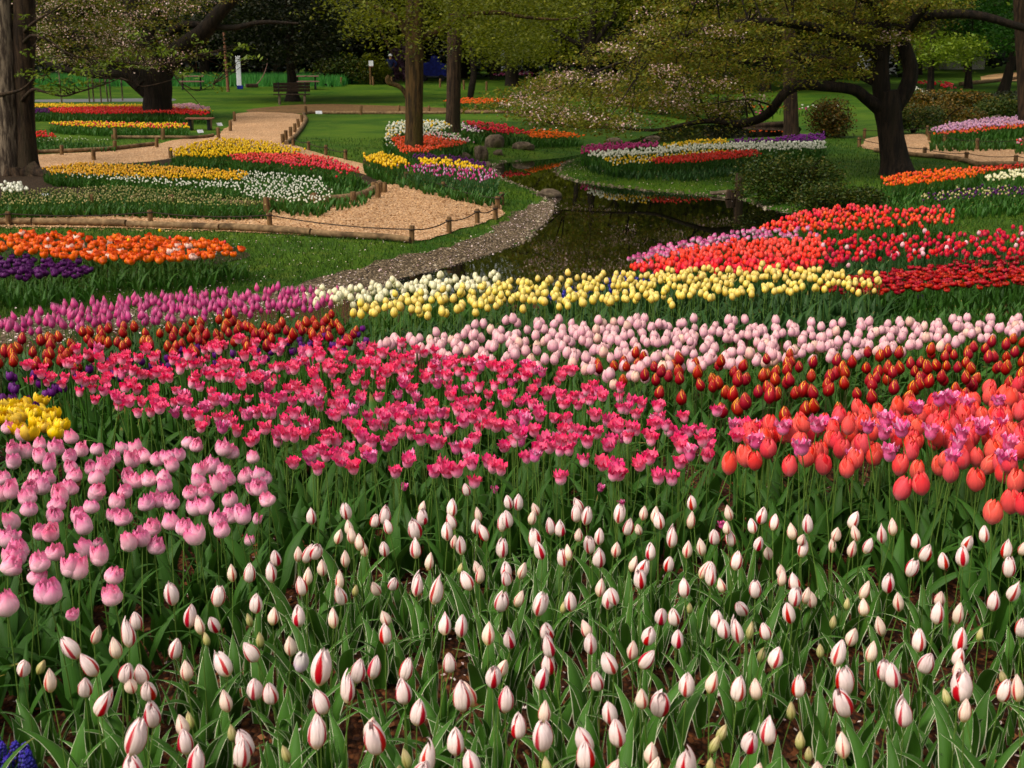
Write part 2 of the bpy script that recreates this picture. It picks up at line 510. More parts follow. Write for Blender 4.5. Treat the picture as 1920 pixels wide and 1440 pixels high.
SOIL = np.array([(-9, -2), (9, -2), (9, 7.5), (3.2, 7.9), (1.9, 8.6)] + [tuple(p) for p in gpoly([(1400, 612), (1600, 606), (1960, 590), (2050, 584), (2050, 500), (1880, 478), (1760, 462), (1640, 436), (1560, 438), (1480, 466), (1380, 500), (1240, 540), (1050, 566), (850, 576), (730, 572), (600, 562), (480, 582), (300, 608), (0, 650), (-300, 680)])])
GRAV = gpoly([(-300, 660), (-300, 612), (0, 600), (200, 585), (380, 568), (530, 540), (660, 508), (750, 484), (838, 464), (905, 437), (964, 408), (1000, 380), (1042, 372), (1060, 392), (1020, 430), (960, 470), (840, 515), (720, 545), (600, 590), (300, 650)])
sheet("path", PATH, .012, .35, M['chips'])
sheet("path", PATH2, .012, .5, M['chips'])
sheet("path", PATH3, .012, 2.0, M['sand'])
sheet("path", PATH4, .02, 3.0, M['sand'])
sheet("bed_soil", ISLE, .022, .4, M['soil'])
sheet("bed_soil", SOIL, .012, .25, M['mulch'], smooth=1)
sheet("shore", GRAV, .008, .12, M['gravel'], ej=.07)
BARE = gpoly([(440, 211), (575, 214), (700, 214), (900, 213), (1040, 212), (900, 205), (720, 198), (600, 194), (500, 200)])
sheet("trodden_ground", BARE, .009, .8, M['bare'])
FARROAD = gpoly([(40, 192), (260, 191), (330, 190), (330, 184), (250, 185), (40, 187)])
sheet("road", FARROAD, .009, 1.5, M['grey_metal'])
CUT = [PATH, PATH2, PATH3, PATH4, ISLE, SOIL, GRAV, POND]

def grass(n):
    y = 1 / NR.uniform(1 / 34, 1 / 8.5, n)
    x = y * NR.uniform(-.47, .47, n)
    P = np.stack([x, y], 1)
    keep = np.ones(n, bool)
    for c in CUT[:-1]: keep &= ~inside(P, c)
    keep &= sdist(P, POND) > .06
    P = P[keep]; n = len(P)
    z = H(P[:, 0], P[:, 1])
    h = NR.uniform(.025, .055, n) * np.interp(P[:, 1], [8, 30], [1, 1.4])
    w = .0035 * np.interp(P[:, 1], [8, 30], [1, 2.6])
    a = NR.uniform(0, 2 * pi, n); l = NR.normal(0, .018, (n, 2))
    B = np.column_stack([P, z])
    D = np.column_stack([np.cos(a) * w, np.sin(a) * w, np.zeros(n)])
    V = np.stack([B - D, B + D, B + np.column_stack([l, h])], 1).reshape(-1, 3)
    u = np.clip(NR.beta(2, 2.6, n) + NR.normal(0, .05, n), 0, 1)
    U = np.repeat(np.column_stack([u, np.zeros(n)]), 3, 0)
    g = Geo().add(V, np.arange(3 * n).reshape(-1, 3), U)
    tag(link("grass", mesh("grass", g, GBLADE, False)), "short green grass blades over the lawns between beds and pond", "grass", None, "stuff")
grass(230000)

# fallen cherry petals on mulch, gravel, lawn and water
def litter(name, poly, n, size, off, cols, label, zf=None, clump=.0):
    lo, hi = poly.min(0), poly.max(0)
    P = NR.uniform(lo, hi, (n * 3, 2))
    P = P[inside(P, poly)]
    if clump:
        k = np.sin(P[:, 0] * 2.1 + 1) * np.sin(P[:, 1] * 2.7) + .6 * np.sin(P[:, 0] * 5.3 - P[:, 1] * 4.1)
        P = P[NR.random(len(P)) < np.clip(.45 + k * clump, .06, 1)]
    P = P[:n]
    z = (H(P[:, 0], P[:, 1]) if zf is None else np.full(len(P), zf)) + off
    m = len(P); a = NR.uniform(0, 6.28, m); s = size * NR.uniform(.6, 1.3, m)
    e1 = np.column_stack([np.cos(a) * s, np.sin(a) * s, NR.normal(0, .25, m) * s * (zf is None)])
    e2 = np.column_stack([-np.sin(a) * s * .7, np.cos(a) * s * .7, NR.normal(0, .25, m) * s * (zf is None)])
    B = np.column_stack([P, z])
    V = np.stack([B - e1, B - e2, B + e1, B + e2], 1).reshape(-1, 3)
    U = np.repeat(np.column_stack([NR.random(m), np.zeros(m)]), 4, 0)
    g = Geo().add(V, np.arange(4 * m).reshape(-1, 4), U)
    tag(link(name, mesh(name, g, crown_mat(name, cols, .2), False)), label, "petals", None, "stuff")
PETC = [(206, 176, 176), (232, 214, 210), (196, 160, 160), (240, 230, 226)]
nb = np.array([(-2.6, 1.2), (2.6, 1.2), (3.0, 6), (-3.0, 6)], float)
litter("fallen_petals", nb, 5200, .006, .02, PETC, "pale fallen cherry petals on the bark mulch between tulips", None, .5)
litter("bark_flakes", nb, 9000, .011, .02, [(58, 28, 14), (104, 60, 32), (140, 88, 50), (40, 20, 12)], "loose brown bark flakes on the soil under the tulips")
litter("gravel_petals", GRAV, 4200, .012, .02, PETC, "pale petals and pebbles lying along the gravel shore")
litter("floating_petals", POND, 420, .014, .004, PETC, "pale petals floating on the dark pond", 0.0, .7)
lw = gpoly([(0, 590), (0, 520), (500, 440), (780, 462), (560, 530), (300, 575)])
litter("lawn_petals", lw, 500, .009, .035, PETC, "few pale petals scattered on the green lawn strip")
lw2 = gpoly([(1050, 320), (1090, 342), (1300, 362), (1385, 368), (1390, 335), (1200, 330), (1090, 305)])
litter("bank_petals", lw2, 250, .011, .03, PETC, "few pale petals scattered on the grassy island bank")
litter("path_chips", gpoly([(-40, 430), (500, 440), (770, 455), (940, 400), (930, 378), (760, 335), (700, 372), (500, 402), (-40, 396)]), 9000, .016, .02, [(120, 82, 48), (196, 150, 102), (226, 186, 138), (160, 116, 72)], "loose pale wood chips covering the garden path")

def pebbles():
    q = []
    ring = np.vstack([POND, POND[:1]])
    for p, r_ in zip(ring, ring[1:]):
        L = np.hypot(*(r_ - p))
        k = int(L * 34)
        t = NR.random(k)[:, None]
        q.append(p + (r_ - p) * t + NR.normal(0, .06, (k, 2)))
    q = np.concatenate(q)
    q = q[(q[:, 1] < 30)]
    o = np.array([(1, 0, 0), (0, 1, 0), (-1, 0, 0), (0, -1, 0), (0, 0, .7), (0, 0, -.7)], float)
    n = len(q); s = NR.uniform(.012, .035, (n, 1, 1)) * NR.uniform(.6, 1.3, (n, 1, 3))
    a = NR.uniform(0, 6.28, n); ca, sa = np.cos(a)[:, None], np.sin(a)[:, None]
    V = o[None] * s
    V = np.stack([V[..., 0] * ca - V[..., 1] * sa, V[..., 0] * sa + V[..., 1] * ca, V[..., 2]], -1)
    V = V + np.column_stack([q, np.maximum(H(q[:, 0], q[:, 1]), -.01) + .004])[:, None, :]
    f = np.array([(0, 1, 4), (1, 2, 4), (2, 3, 4), (3, 0, 4), (1, 0, 5), (2, 1, 5), (3, 2, 5), (0, 3, 5)])
    Fa = (f[None] + (np.arange(n) * 6)[:, None, None]).reshape(-1, 3)
    U = np.repeat(np.column_stack([NR.random(n), np.zeros(n)]), 6, 0)
    tag(link("pebbles", mesh("pebbles", Geo().add(V, Fa, U), crown_mat("pebble", [(70, 60, 48), (120, 106, 88), (90, 80, 64), (176, 162, 140)], 0.01, .8))), "small pebbles lying along the pond edge", "pebbles", None, "stuff")
pebbles()

# ------------------------------------------------------------------ trees
CM = {}
CM['cherry'] = crown_mat("cherry_leaf", [(62, 64, 10), (98, 94, 18), (82, 100, 20), (134, 132, 36), (112, 80, 26)], .42)
CM['spring'] = crown_mat("spring_yellow_leaf", [(80, 92, 8), (118, 126, 14), (98, 112, 12), (146, 150, 32)], .45)
CM['cherry_dark'] = crown_mat("cherry_leaf_brown", [(52, 56, 12), (92, 92, 22), (78, 100, 24), (112, 88, 28), (130, 138, 38)], .42)
CM['blossom'] = crown_mat("cherry_blossom", [(206, 166, 162), (226, 198, 190), (190, 140, 136), (238, 220, 214)], .3)
CM['fresh'] = crown_mat("fresh_leaf", [(70, 94, 14), (102, 124, 22), (86, 108, 18), (132, 148, 40)], .4)
CM['yellowgreen'] = crown_mat("yellow_green_leaf", [(64, 72, 6), (98, 104, 10), (80, 94, 10), (128, 130, 26)], .4)
CM['green'] = crown_mat("mid_green_leaf", [(22, 60, 8), (44, 92, 12), (32, 76, 10), (64, 108, 18)], .35)
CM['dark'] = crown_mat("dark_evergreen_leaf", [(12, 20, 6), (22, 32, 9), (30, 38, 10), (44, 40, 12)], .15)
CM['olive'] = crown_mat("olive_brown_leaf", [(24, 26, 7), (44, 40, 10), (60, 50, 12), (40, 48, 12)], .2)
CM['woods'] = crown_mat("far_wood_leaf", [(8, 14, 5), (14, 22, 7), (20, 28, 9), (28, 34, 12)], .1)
CM['azalea'] = crown_mat("shrub_leaf", [(24, 44, 8), (44, 66, 12), (62, 74, 14), (84, 78, 18)], .25)
CM['azalea_bronze'] = crown_mat("bronze_shrub_leaf", [(34, 44, 8), (64, 62, 12), (96, 76, 16), (120, 84, 18)], .25)
CM['pinkshrub'] = crown_mat("purple_pink_shrub", [(96, 56, 84), (130, 84, 116), (74, 50, 60), (176, 140, 168)], .25)

def leaves(P, size, seed, flat=.5, asp=.5):
    """one small folded leaf per point"""
    r = np.random.default_rng(seed); n = len(P)
    a = r.uniform(0, 2 * pi, n)
    el = r.normal(-.15, .45, n)
    d = np.column_stack([np.cos(a) * np.cos(el), np.sin(a) * np.cos(el), np.sin(el)])
    up = np.column_stack([r.normal(0, flat, n), r.normal(0, flat, n), np.ones(n)])
    b = np.cross(d, up); b /= np.maximum(np.linalg.norm(b, axis=1, keepdims=True), 1e-6)
    s = size * r.uniform(.6, 1.3, n)[:, None]
    V = np.stack([P - d * s * .5, P - b * s * asp * .5 + d * s * .05, P + d * s * .5, P + b * s * asp * .5 + d * s * .05], 1).reshape(-1, 3)
    u = np.clip(r.random(n), 0, 1)
    U = np.repeat(np.column_stack([u, np.zeros(n)]), 4, 0)
    return V, np.arange(4 * n).reshape(-1, 4), U

def sprays(C, n, rad, rz, seed, tiltamt=.25):
    """leaf points in flat layered sprays round the centres C"""
    r = np.random.default_rng(seed); out = []
    for c in C:
        k = max(3, int(n * r.uniform(.5, 1.4)))
        a = r.uniform(0, 2 * pi, k); q = np.sqrt(r.random(k)) * rad * r.uniform(.6, 1.3)
        x, y = np.cos(a) * q, np.sin(a) * q
        t = r.normal(0, tiltamt, 2)
        z = r.normal(0, rz, k) + x * t[0] + y * t[1] - .12 * q * q / max(rad, .01)
        out.append(np.column_stack([x, y, z]) + c)
    return np.concatenate(out)

def grow(g, tips, p, d, L, r, lev, R, nb=3, seg=4, up=.12, spread=.75, m=0):
    """a limb with smaller limbs; the ends of the thinnest ones go into tips"""
    P = [np.array(p)]; d = np.array(d, float); d /= np.linalg.norm(d)
    for i in range(seg):
        d = d + R.normal(0, .14, 3) + np.array([0, 0, up * (.5 if lev else 1)])
        d /= np.linalg.norm(d)
        P.append(P[-1] + d * L / seg)
    P = np.array(P)
    V, Fq, U = tube(P, np.linspace(r, r * .55, len(P)), 7 if r > .06 else 5 if r > .02 else 4, .08 if r > .05 else 0, int(R.integers(1e6)))
    g.add(V, Fq, U, m)
    if lev <= 0:
        tips.append(P[-1]); tips.append(P[len(P) // 2]); return
    for k in range(nb):
        i = R.integers(seg // 2, seg + 1)
        e = d * .6 + R.normal(0, spread, 3); e[2] = e[2] * .7 + .1
        grow(g, tips, P[i], e, L * R.uniform(.55, .8), r * .55, lev - 1, R, nb, max(3, seg - 1), up, spread, m)
    tips.append(P[-1])

def trunk_thing(name, label, base, group=None):
    return thing(name, label, "tree", base, 0, group)

def local(P, b): return np.asarray(P, float) - np.array(b)

def limb(g, P, R, b, n=9, wob=.1, seed=0, sm=5):
    P = local(spline(P, sm), b)
    Rr = np.interp(np.linspace(0, 1, len(P)), np.linspace(0, 1, len(R)), R)
    rod(g, P, Rr, n, 0, wob, seed)
    return P

def pxl(pts, y):
    """photo polyline at given distances: (px, py) or (px, py, y)"""
    return np.array([at(p[0], p[1], p[2] if len(p) > 2 else y) for p in pts])

def flare(base, h, r, fl=1.6, top=None, lean=(0, 0), seed=0, n=16, wob=.08):
    """trunk with a buttressed foot"""
    t = np.array([-.03, 0, .03, .08, .16, .3, .5, .75, 1.0])
    f = np.array([fl * 1.15, fl, .5 + fl * .5, 1 + (fl - 1) * .28, 1 + (fl - 1) * .1, 1, .94, .88, .84])
    P = np.column_stack([lean[0] * t, lean[1] * t, h * t])
    P[:, 0] += np.sin(t * 4 + seed) * r * .18
    g = Geo()
    V, Fq, U = tube(P, r * f, n, wob, seed)
    g.add(V, Fq, U)
    return g, P[-1]

def crown_obj(name, tree, P, size, mat, seed, flat=.6, asp=.55):
    V, Fq, U = leaves(P, size, seed, flat, asp)
    g = Geo().add(V, Fq, U)
    return link(name, mesh(name, g, mat, False), tree)

# -- old cherry by the pond: long low limb to the left, layered blossoming crown
b7 = gp(1680, 328); Y7 = b7.y
t = trunk_thing("cherry_tree", "old dark cherry with long low limb over the pond and brownish blossoming crown", b7)
g = Geo(); bb = np.array(b7)
limb(g, pxl([(1682, 338), (1681, 325), (1678, 300), (1672, 262), (1668, 230), (1664, 200), (1662, 170)], Y7), [.44, .36, .28, .245, .24, .26, .22], bb, 18, .1, 3)
limb(g, pxl([(1655, 205), (1652, 160), (1650, 120), (1655, 70), (1652, 20), (1640, -60), (1630, -160)], Y7), [.16, .18, .17, .16, .15, .12, .08], bb, 12, .08, 4)
limb(g, pxl([(1676, 205), (1700, 165), (1707, 130), (1698, 95), (1690, 65), (1712, 38), (1750, 28), (1800, 26), (1850, 32), (1920, 52), (1990, 60)], Y7), [.15, .155, .14, .13, .11, .1, .09, .085, .08, .07, .04], bb, 12, .08, 5)
LIMBS7 = []
lb = pxl([(1652, 205, Y7), (1625, 185, Y7 - .2), (1600, 168, Y7 - .4), (1550, 162, Y7 - .6), (1500, 160, Y7 - .8), (1470, 176, Y7 - .9), (1448, 205, Y7 - .6), (1425, 222, Y7), (1385, 232, Y7 + .6), (1340, 226, Y7 + 1), (1290, 232, Y7 + 1.4), (1230, 244, Y7 + 1.8), (1150, 240, Y7 + 2.2), (1060, 238, Y7 + 2.6)], Y7)
limb(g, lb, [.14, .11, .1, .095, .1, .08, .09, .085, .075, .06, .045, .035, .025, .012], bb, 10, .12, 6); LIMBS7.append(lb)
for k, pts in enumerate([[(1655, 110, Y7), (1560, 60, Y7 - 1), (1430, 40, Y7 - 1.5), (1300, 60, Y7 - 1), (1180, 110, Y7), (1080, 150, Y7 + .5), (1000, 185, Y7 + 1)],
                         [(1652, 60, Y7), (1540, 10, Y7 + 1), (1400, -20, Y7 + 2), (1270, 20, Y7 + 3), (1150, 80, Y7 + 3.5), (1060, 130, Y7 + 4)],
                         [(1640, 150, Y7), (1540, 110, Y7 + .8), (1420, 110, Y7 + 1.6), (1300, 150, Y7 + 2.4), (1200, 190, Y7 + 3)],
                         [(1652, 20, Y7), (1560, -40, Y7 - 2), (1440, -60, Y7 - 3), (1320, -30, Y7 - 3)],
                         [(1690, 70, Y7), (1760, -10, Y7 - 1), (1850, -40, Y7 - 2)]]):
    q = pxl(pts, Y7); LIMBS7.append(q)
    limb(g, q, [.11, .09, .07, .05, .035, .02, .01], bb, 8, .1, 10 + k)
LP = np.concatenate([spline(q, 5) for q in LIMBS7])
reg = np.array([(940, 196), (985, 160), (1050, 128), (1110, 95), (1170, 50), (1230, 10), (1330, -70), (1560, -90), (1760, -70), (1740, 45), (1700, 90), (1640, 120), (1600, 150), (1560, 132), (1500, 138), (1460, 160), (1410, 196), (1330, 222), (1230, 236), (1130, 240), (1040, 228), (960, 214)], float)
q = NR.uniform(reg.min(0), reg.max(0), (2600, 2)); q = q[inside(q, reg)][:250]
yy = Y7 + NR.uniform(-3.2, 4.2, len(q)) * np.clip(.55 + (1700 - q[:, 0]) / 1600, .3, 1)
C7 = at(q[:, 0], q[:, 1], yy)
for i in range(len(C7)):
    if i % 2: continue
    j = np.argmin(((LP - C7[i]) ** 2).sum(1) + np.where(LP[:, 0] < C7[i][0], 2., 0))
    a, e = LP[j], C7[i]
    if np.linalg.norm(e - a) > 3.2: continue
    mid = a * .5 + e * .5 + np.array([0, 0, .12]) + NR.normal(0, .08, 3)
    rod(g, local(spline([a, mid, e + (e - a) * .15], 3), bb), np.linspace(.02, .005, 7), 4, 0, 0, i, False)
link("trunk", mesh("cherry_trunk", g, M['bark_dark']), t)
crown_obj("crown", t, local(sprays(C7, 290, .8, .05, 71, .09), bb), .066, CM['cherry'], 72)
w = np.clip((1560 - q[:, 0]) / 500, .12, 1) * np.where(q[:, 1] > 110, 1.0, .45)
cb = C7[NR.random(len(C7)) < w * .75]
crown_obj("blossom", t, local(sprays(cb, 90, .45, .06, 73, .09), bb), .038, CM['blossom'], 74, 1.5, .9)
up = np.array(b7) + np.column_stack([NR.normal(-.5, 2.4, 60), NR.normal(.5, 2.0, 60), NR.uniform(3.8, 6.8, 60)])
crown_obj("crown", t, local(sprays(up, 90, .8, .12, 75), bb), .1, CM['cherry'], 76)

# -- dark old cherry with forked limbs on the left
b2 = gp(297, 224); Y2 = b2.y
t = trunk_thing("cherry_tree", "stout dark cherry forking low into thick limbs behind the red and yellow tulip rows", b2)
g = Geo(); bb = np.array(b2)
limb(g, pxl([(298, 232), (297, 224), (296, 205), (296, 185), (296, 165), (292, 140), (288, 120)], Y2), [.72, .62, .5, .46, .48, .5, .42], bb, 16, .09, 13)
limb(g, pxl([(285, 178), (262, 158), (235, 132), (200, 112), (165, 92), (130, 60), (90, 28), (50, 0)], Y2), [.3, .28, .3, .28, .24, .2, .16, .1], bb, 11, .1, 14)
limb(g, pxl([(288, 130), (280, 90), (268, 55), (250, 20), (235, -20), (215, -90)], Y2), [.36, .3, .25, .22, .18, .1], bb, 11, .1, 15)
limb(g, pxl([(300, 140), (322, 105), (350, 82), (382, 58), (405, 30), (432, 0), (470, -50)], Y2), [.36, .32, .29, .28, .25, .22, .14], bb, 11, .1, 16)
limb(g, pxl([(318, 60), (350, 46), (400, 50), (440, 52), (490, 42), (560, 44)], Y2), [.14, .12, .1, .09, .07, .03], bb, 8, .1, 17)
limb(g, pxl([(262, 160), (235, 140), (180, 140), (120, 130), (70, 110)], Y2 - 1), [.2, .17, .13, .1, .05], bb, 9, .1, 18)
limb(g, pxl([(275, 80), (290, 30), (300, -10), (320, -60)], Y2), [.16, .14, .12, .06], bb, 8, .1, 19)
link("trunk", mesh("old_cherry_trunk", g, M['bark_dark']), t)
reg2 = np.array([(40, -60), (420, -80), (470, -30), (350, 30), (330, 60), (330, 110), (280, 130), (200, 128), (120, 120), (70, 110), (60, 40)], float)
q = NR.uniform(reg2.min(0), reg2.max(0), (900, 2)); q = q[inside(q, reg2)][:190]
C2 = at(q[:, 0], q[:, 1], Y2 + NR.uniform(-3.5, 3, len(q)))
crown_obj("crown", t, local(sprays(C2, 135, .95, .07, 81, .1), bb), .095, CM['cherry_dark'], 82)
crown_obj("blossom", t, local(sprays(C2[::2], 50, .8, .08, 83, .1), bb), .06, CM['blossom'], 84, 1.5, .9)

# -- grey fluted tree at the left edge with twigs of fresh leaves
b1 = gp(34, 330); Y1 = b1.y
t = trunk_thing("broadleaf_tree", "pale grey fluted double trunk with flaring roots standing in the tulip bed", b1)
g = Geo(); bb = np.array(b1)
limb(g, pxl([(20, 342), (19, 330), (18, 300), (17, 250), (16, 190), (12, 120), (8, 60), (2, -20), (-6, -120)], Y1), [.3, .24, .2, .18, .17, .17, .17, .17, .14], bb, 14, .12, 23)
link("trunk", mesh("grey_trunk", g, M['bark_grey']), t)
g = Geo()
limb(g, pxl([(54, 344), (52, 330), (49, 300), (46, 250), (44, 190), (42, 120), (44, 60), (44, -20), (52, -120)], Y1 + .1), [.36, .28, .22, .19, .18, .19, .2, .18, .14], bb, 14, .14, 24)
for k, pts in enumerate([[(60, 318), (74, 326), (92, 332), (112, 338)], [(50, 322), (62, 334), (76, 340)], [(22, 322), (12, 334), (-4, 340)], [(30, 325), (33, 336), (34, 344)]]):
    limb(g, pxl([(p[0], p[1], Y1 - .15 - .12 * i) for i, p in enumerate(pts)], Y1), [.16, .1, .07, .02], bb, 8, .1, 30 + k)
link("trunk", mesh("dark_trunk", g, M['bark_brown']), t)
g = Geo()
BR1 = [[(44, 80, Y1), (62, 66, Y1 - .5), (95, 78, Y1 - .8), (120, 96, Y1 - 1), (150, 108, Y1 - 1.2)],
       [(40, 190, Y1), (62, 168, Y1 - .5), (82, 172, Y1 - .8), (118, 180, Y1 - 1), (150, 172, Y1 - 1.2), (196, 158, Y1 - 1.4), (226, 146, Y1 - 1.5)],
       [(0, 178, Y1 - .2), (40, 168, Y1 - .6), (64, 148, Y1 - .8), (90, 138, Y1 - 1)],
       [(226, 146, Y1 - 1.5), (250, 155, Y1 - 1.6), (268, 162, Y1 - 1.6), (300, 156, Y1 - 1.7), (330, 148, Y1 - 1.7), (345, 146, Y1 - 1.7)],
       [(240, 118, Y1 - 1.2), (290, 122, Y1 - 1.4), (330, 116, Y1 - 1.5), (372, 104, Y1 - 1.6)],
       [(150, 108, Y1 - 1.2), (190, 112, Y1 - 1.3), (240, 118, Y1 - 1.2)],
       [(318, 128, Y1 - 1.7), (340, 160, Y1 - 1.7), (362, 182, Y1 - 1.7), (380, 204, Y1 - 1.7)],
       [(340, 156, Y1 - 1.7), (370, 170, Y1 - 1.7), (400, 158, Y1 - 1.7)],
       [(330, 116, Y1 - 1.5), (318, 128, Y1 - 1.7)],
       [(44, 60, Y1), (66, 40, Y1 - .4), (100, 20, Y1 - .8), (140, -10, Y1 - 1)]]
for k, pts in enumerate(BR1):
    limb(g, pxl(pts, Y1), [.045, .03, .022, .016, .012, .008] if k < 3 or k == 9 else [.012, .009, .007, .004], bb, 6, .1, 40 + k)
BP = np.concatenate([spline(pxl(p_, Y1), 7) for p_ in BR1])
wp_ = []
for a, e in ((60, 100), (70, 128), (90, 112), (45, 140), (120, 130), (160, 128), (140, 118), (190, 120), (215, 92), (240, 96), (262, 122), (222, 128), (180, 146), (150, 140), (100, 148), (80, 160), (70, 60), (50, 40), (270, 84), (292, 66), (302, 92), (330, 98), (372, 78), (376, 100), (276, 122), (240, 58), (250, 66), (110, 158), (130, 150), (200, 134), (235, 110), (210, 112), (185, 128), (292, 108), (312, 92), (340, 144), (352, 136), (395, 142), (400, 160), (420, 108), (428, 122), (455, 84), (468, 108), (100, 170), (66, 150), (160, 156)):
    for _ in range(3):
        wp_.append(at(a + rng.gauss(0, 9), e + rng.gauss(0, 5), Y1 - 1.3 + rng.gauss(0, .5)))
wp_ = np.array(wp_)
for i, c in enumerate(wp_):
    j = np.argmin(((BP - c) ** 2).sum(1)); a = BP[j]
    if np.linalg.norm(a - c) < 1.6:
        rod(g, local(spline([a, (a + c) / 2 + NR.normal(0, .05, 3), c], 3), bb), np.linspace(.009, .003, 7), 4, 0, 0, i, False)
link("branch", mesh("twigs", g, M['bark_brown']), t)
L = []
for c in wp_:
    for _ in range(rng.randint(5, 10)):
        L.append(c + NR.normal(0, 1, 3) * (.075, .075, .025))
crown_obj("foliage", t, local(np.array(L), bb), .1, CM['fresh'], 91, .35, .5)
up = np.array(b1) + np.column_stack([NR.normal(-1.5, 1.8, 50), NR.normal(1.2, 1.6, 50), NR.uniform(4.2, 7.5, 50)])
crown_obj("crown", t, local(sprays(up, 90, .8, .12, 92), bb), .12, CM['green'], 93)

def straight_tree(name, label, base_px, r, pts, radii, mat, crown=None, seed=0, branches=(), upcrown=None, fl=1.35, group=None):
    b = gp(*base_px); bb = np.array(b)
    t = trunk_thing(name, label, b, group)
    g = Geo()
    P = [(base_px[0], base_px[1] + 8), base_px] + list(pts)
    limb(g, pxl(P, b.y), [r * fl * 1.1, r * fl] + list(radii), bb, 14, .08, seed)
    for k, (bp, br) in enumerate(branches):
        limb(g, pxl([(p[0], p[1], b.y + (p[2] if len(p) > 2 else 0)) for p in bp], b.y), br, bb, 8, .12, seed + 3 + k)
    link("trunk", mesh(name + "_trunk", g, mat), t)
    if crown:
        key, reg, n, per, rad, rz, size, dy = crown
        reg = np.array(reg, float)
        q = NR.uniform(reg.min(0), reg.max(0), (n * 5, 2)); q = q[inside(q, reg)][:n]
        C = at(q[:, 0], q[:, 1], b.y + NR.uniform(dy[0], dy[1], len(q)))
        crown_obj("crown", t, local(sprays(C, per, rad, rz, seed + 50), bb), size, CM[key], seed + 51)
    if upcrown:
        key, n, per, h0, h1, w, size = upcrown
        C = np.column_stack([NR.normal(0, w, n), NR.normal(0, w * .8, n), NR.uniform(h0, h1, n)])
        crown_obj("crown", t, sprays(C, per, 1.0, .2, seed + 60), size, CM[key], seed + 61)
    return t

straight_tree("broadleaf_tree", "tall mossy trunk between the yellow and magenta tulips with a broken stub and arching limbs", (775, 300), .2, [(776, 280), (777, 240), (777, 190), (778, 130), (778, 62), (778, 0), (778, -120)], [.215, .2, .195, .195, .19, .18, .15], M['bark_moss'],
    ('yellowgreen', [(560, -30), (720, -30), (1000, -40), (1130, 0), (1100, 40), (960, 30), (900, 45), (830, 60), (760, 96), (700, 70), (640, 30)], 150, 70, .8, .1, .085, (-3, 3)), 101,
    [([(790, 70), (812, 62), (836, 50), (866, 34), (900, 25), (940, 24), (985, 32), (1060, 36), (1130, 20)], [.09, .085, .075, .06, .05, .045, .035, .025, .01]),
     ([(772, 70), (758, 55), (744, 36), (722, 22), (690, 8), (650, -4), (600, -30)], [.1, .085, .065, .05, .035, .03, .015]),
     ([(764, 182), (757, 170), (748, 162), (738, 158), (730, 155), (727, 148), (729, 141)], [.06, .052, .05, .05, .06, .06, .03]),
     ([(735, 100, 1), (715, 60, 1), (690, 20, 1), (670, -30, 1)], [.02, .03, .025, .02])],
    ('yellowgreen', 110, 80, 4.0, 9.5, 2.6, .13))
straight_tree("broadleaf_tree", "slightly leaning brown trunk rising from the white and pink tulips beside the mossy one", (848, 248), .2, [(849, 230), (850, 190), (851, 130), (853, 60), (856, 0), (860, -120)], [.22, .205, .2, .2, .19, .16], M['bark_brown'],
    ('yellowgreen', [(860, -20), (1000, -30), (1080, 20), (1000, 70), (960, 100), (900, 120), (870, 80)], 110, 70, .9, .12, .1, (-2, 4)), 121, [], ('yellowgreen', 90, 80, 5.0, 11, 2.8, .15))
straight_tree("broadleaf_tree", "thin dark curved trunk behind the far orange tulips", (881, 186), .1, [(884, 165), (888, 140), (886, 110), (880, 70), (872, 20), (868, -40)], [.16, .13, .13, .12, .1, .06], M['bark_dark'],
    ('yellowgreen', [(880, 60), (960, 40), (1040, 60), (1020, 110), (960, 125), (900, 118)], 60, 70, .9, .12, .12, (-2, 3)), 131)
straight_tree("broadleaf_tree", "far many stemmed tree with bright yellow green crown behind the blossoming cherry", (1105, 172), .4, [(1104, 150), (1104, 120), (1106, 90), (1110, 50), (1114, 0), (1116, -80)], [.42, .36, .3, .24, .2, .12], M['bark_dark'],
    ('spring', [(880, -30), (1330, -40), (1300, 60), (1200, 90), (1120, 110), (1000, 120), (930, 100), (880, 60)], 150, 70, 1.5, .2, .2, (-.6, 7)), 141,
    [([(1104, 110), (1092, 60), (1086, 20), (1080, -40)], [.26, .2, .16, .1]), ([(1106, 100), (1130, 60), (1152, 30), (1166, -30)], [.22, .17, .13, .08]),
     ([(1100, 90), (1060, 70), (1020, 40), (990, 0)], [.12, .1, .08, .04]), ([(1110, 80), (1160, 66), (1180, 40), (1186, 0)], [.14, .11, .09, .05])],
    ('spring', 130, 80, 5, 14, 4.5, .26))
straight_tree("broadleaf_tree", "grey straight trunk among the purple and white tulips at the pond head", (1484, 262), .2, [(1484, 240), (1483, 200), (1481, 160), (1480, 110), (1478, 50), (1478, -60)], [.2, .185, .175, .17, .16, .13], M['bark_brown'],
    None, 151, [], ('cherry', 90, 80, 3.6, 8, 2.4, .12))
straight_tree("broadleaf_tree", "slim dark upright trunk beside the far white tulips", (1745, 182), .2, [(1745, 160), (1746, 130), (1748, 90), (1752, 40), (1756, -40)], [.17, .15, .14, .13, .08], M['bark_dark'],
    ('fresh', [(1715, 55), (1800, 66), (1846, 84), (1830, 112), (1770, 118), (1724, 122), (1712, 90)], 75, 60, .9, .14, .17, (-3, 3)), 161, [], ('fresh', 80, 70, 4.5, 10, 3, .22))
straight_tree("broadleaf_tree", "slim dark upright trunk before the far sandy path", (1815, 166), .2, [(1816, 140), (1818, 110), (1820, 70), (1824, 20), (1828, -40)], [.18, .16, .14, .13, .08], M['bark_dark'],
    ('green', [(1730, 0), (1880, -20), (1900, 60), (1880, 90), (1840, 110), (1760, 60)], 110, 70, 1.1, .16, .18, (-3, 4)), 171, [], ('green', 90, 70, 5, 11, 3, .24))
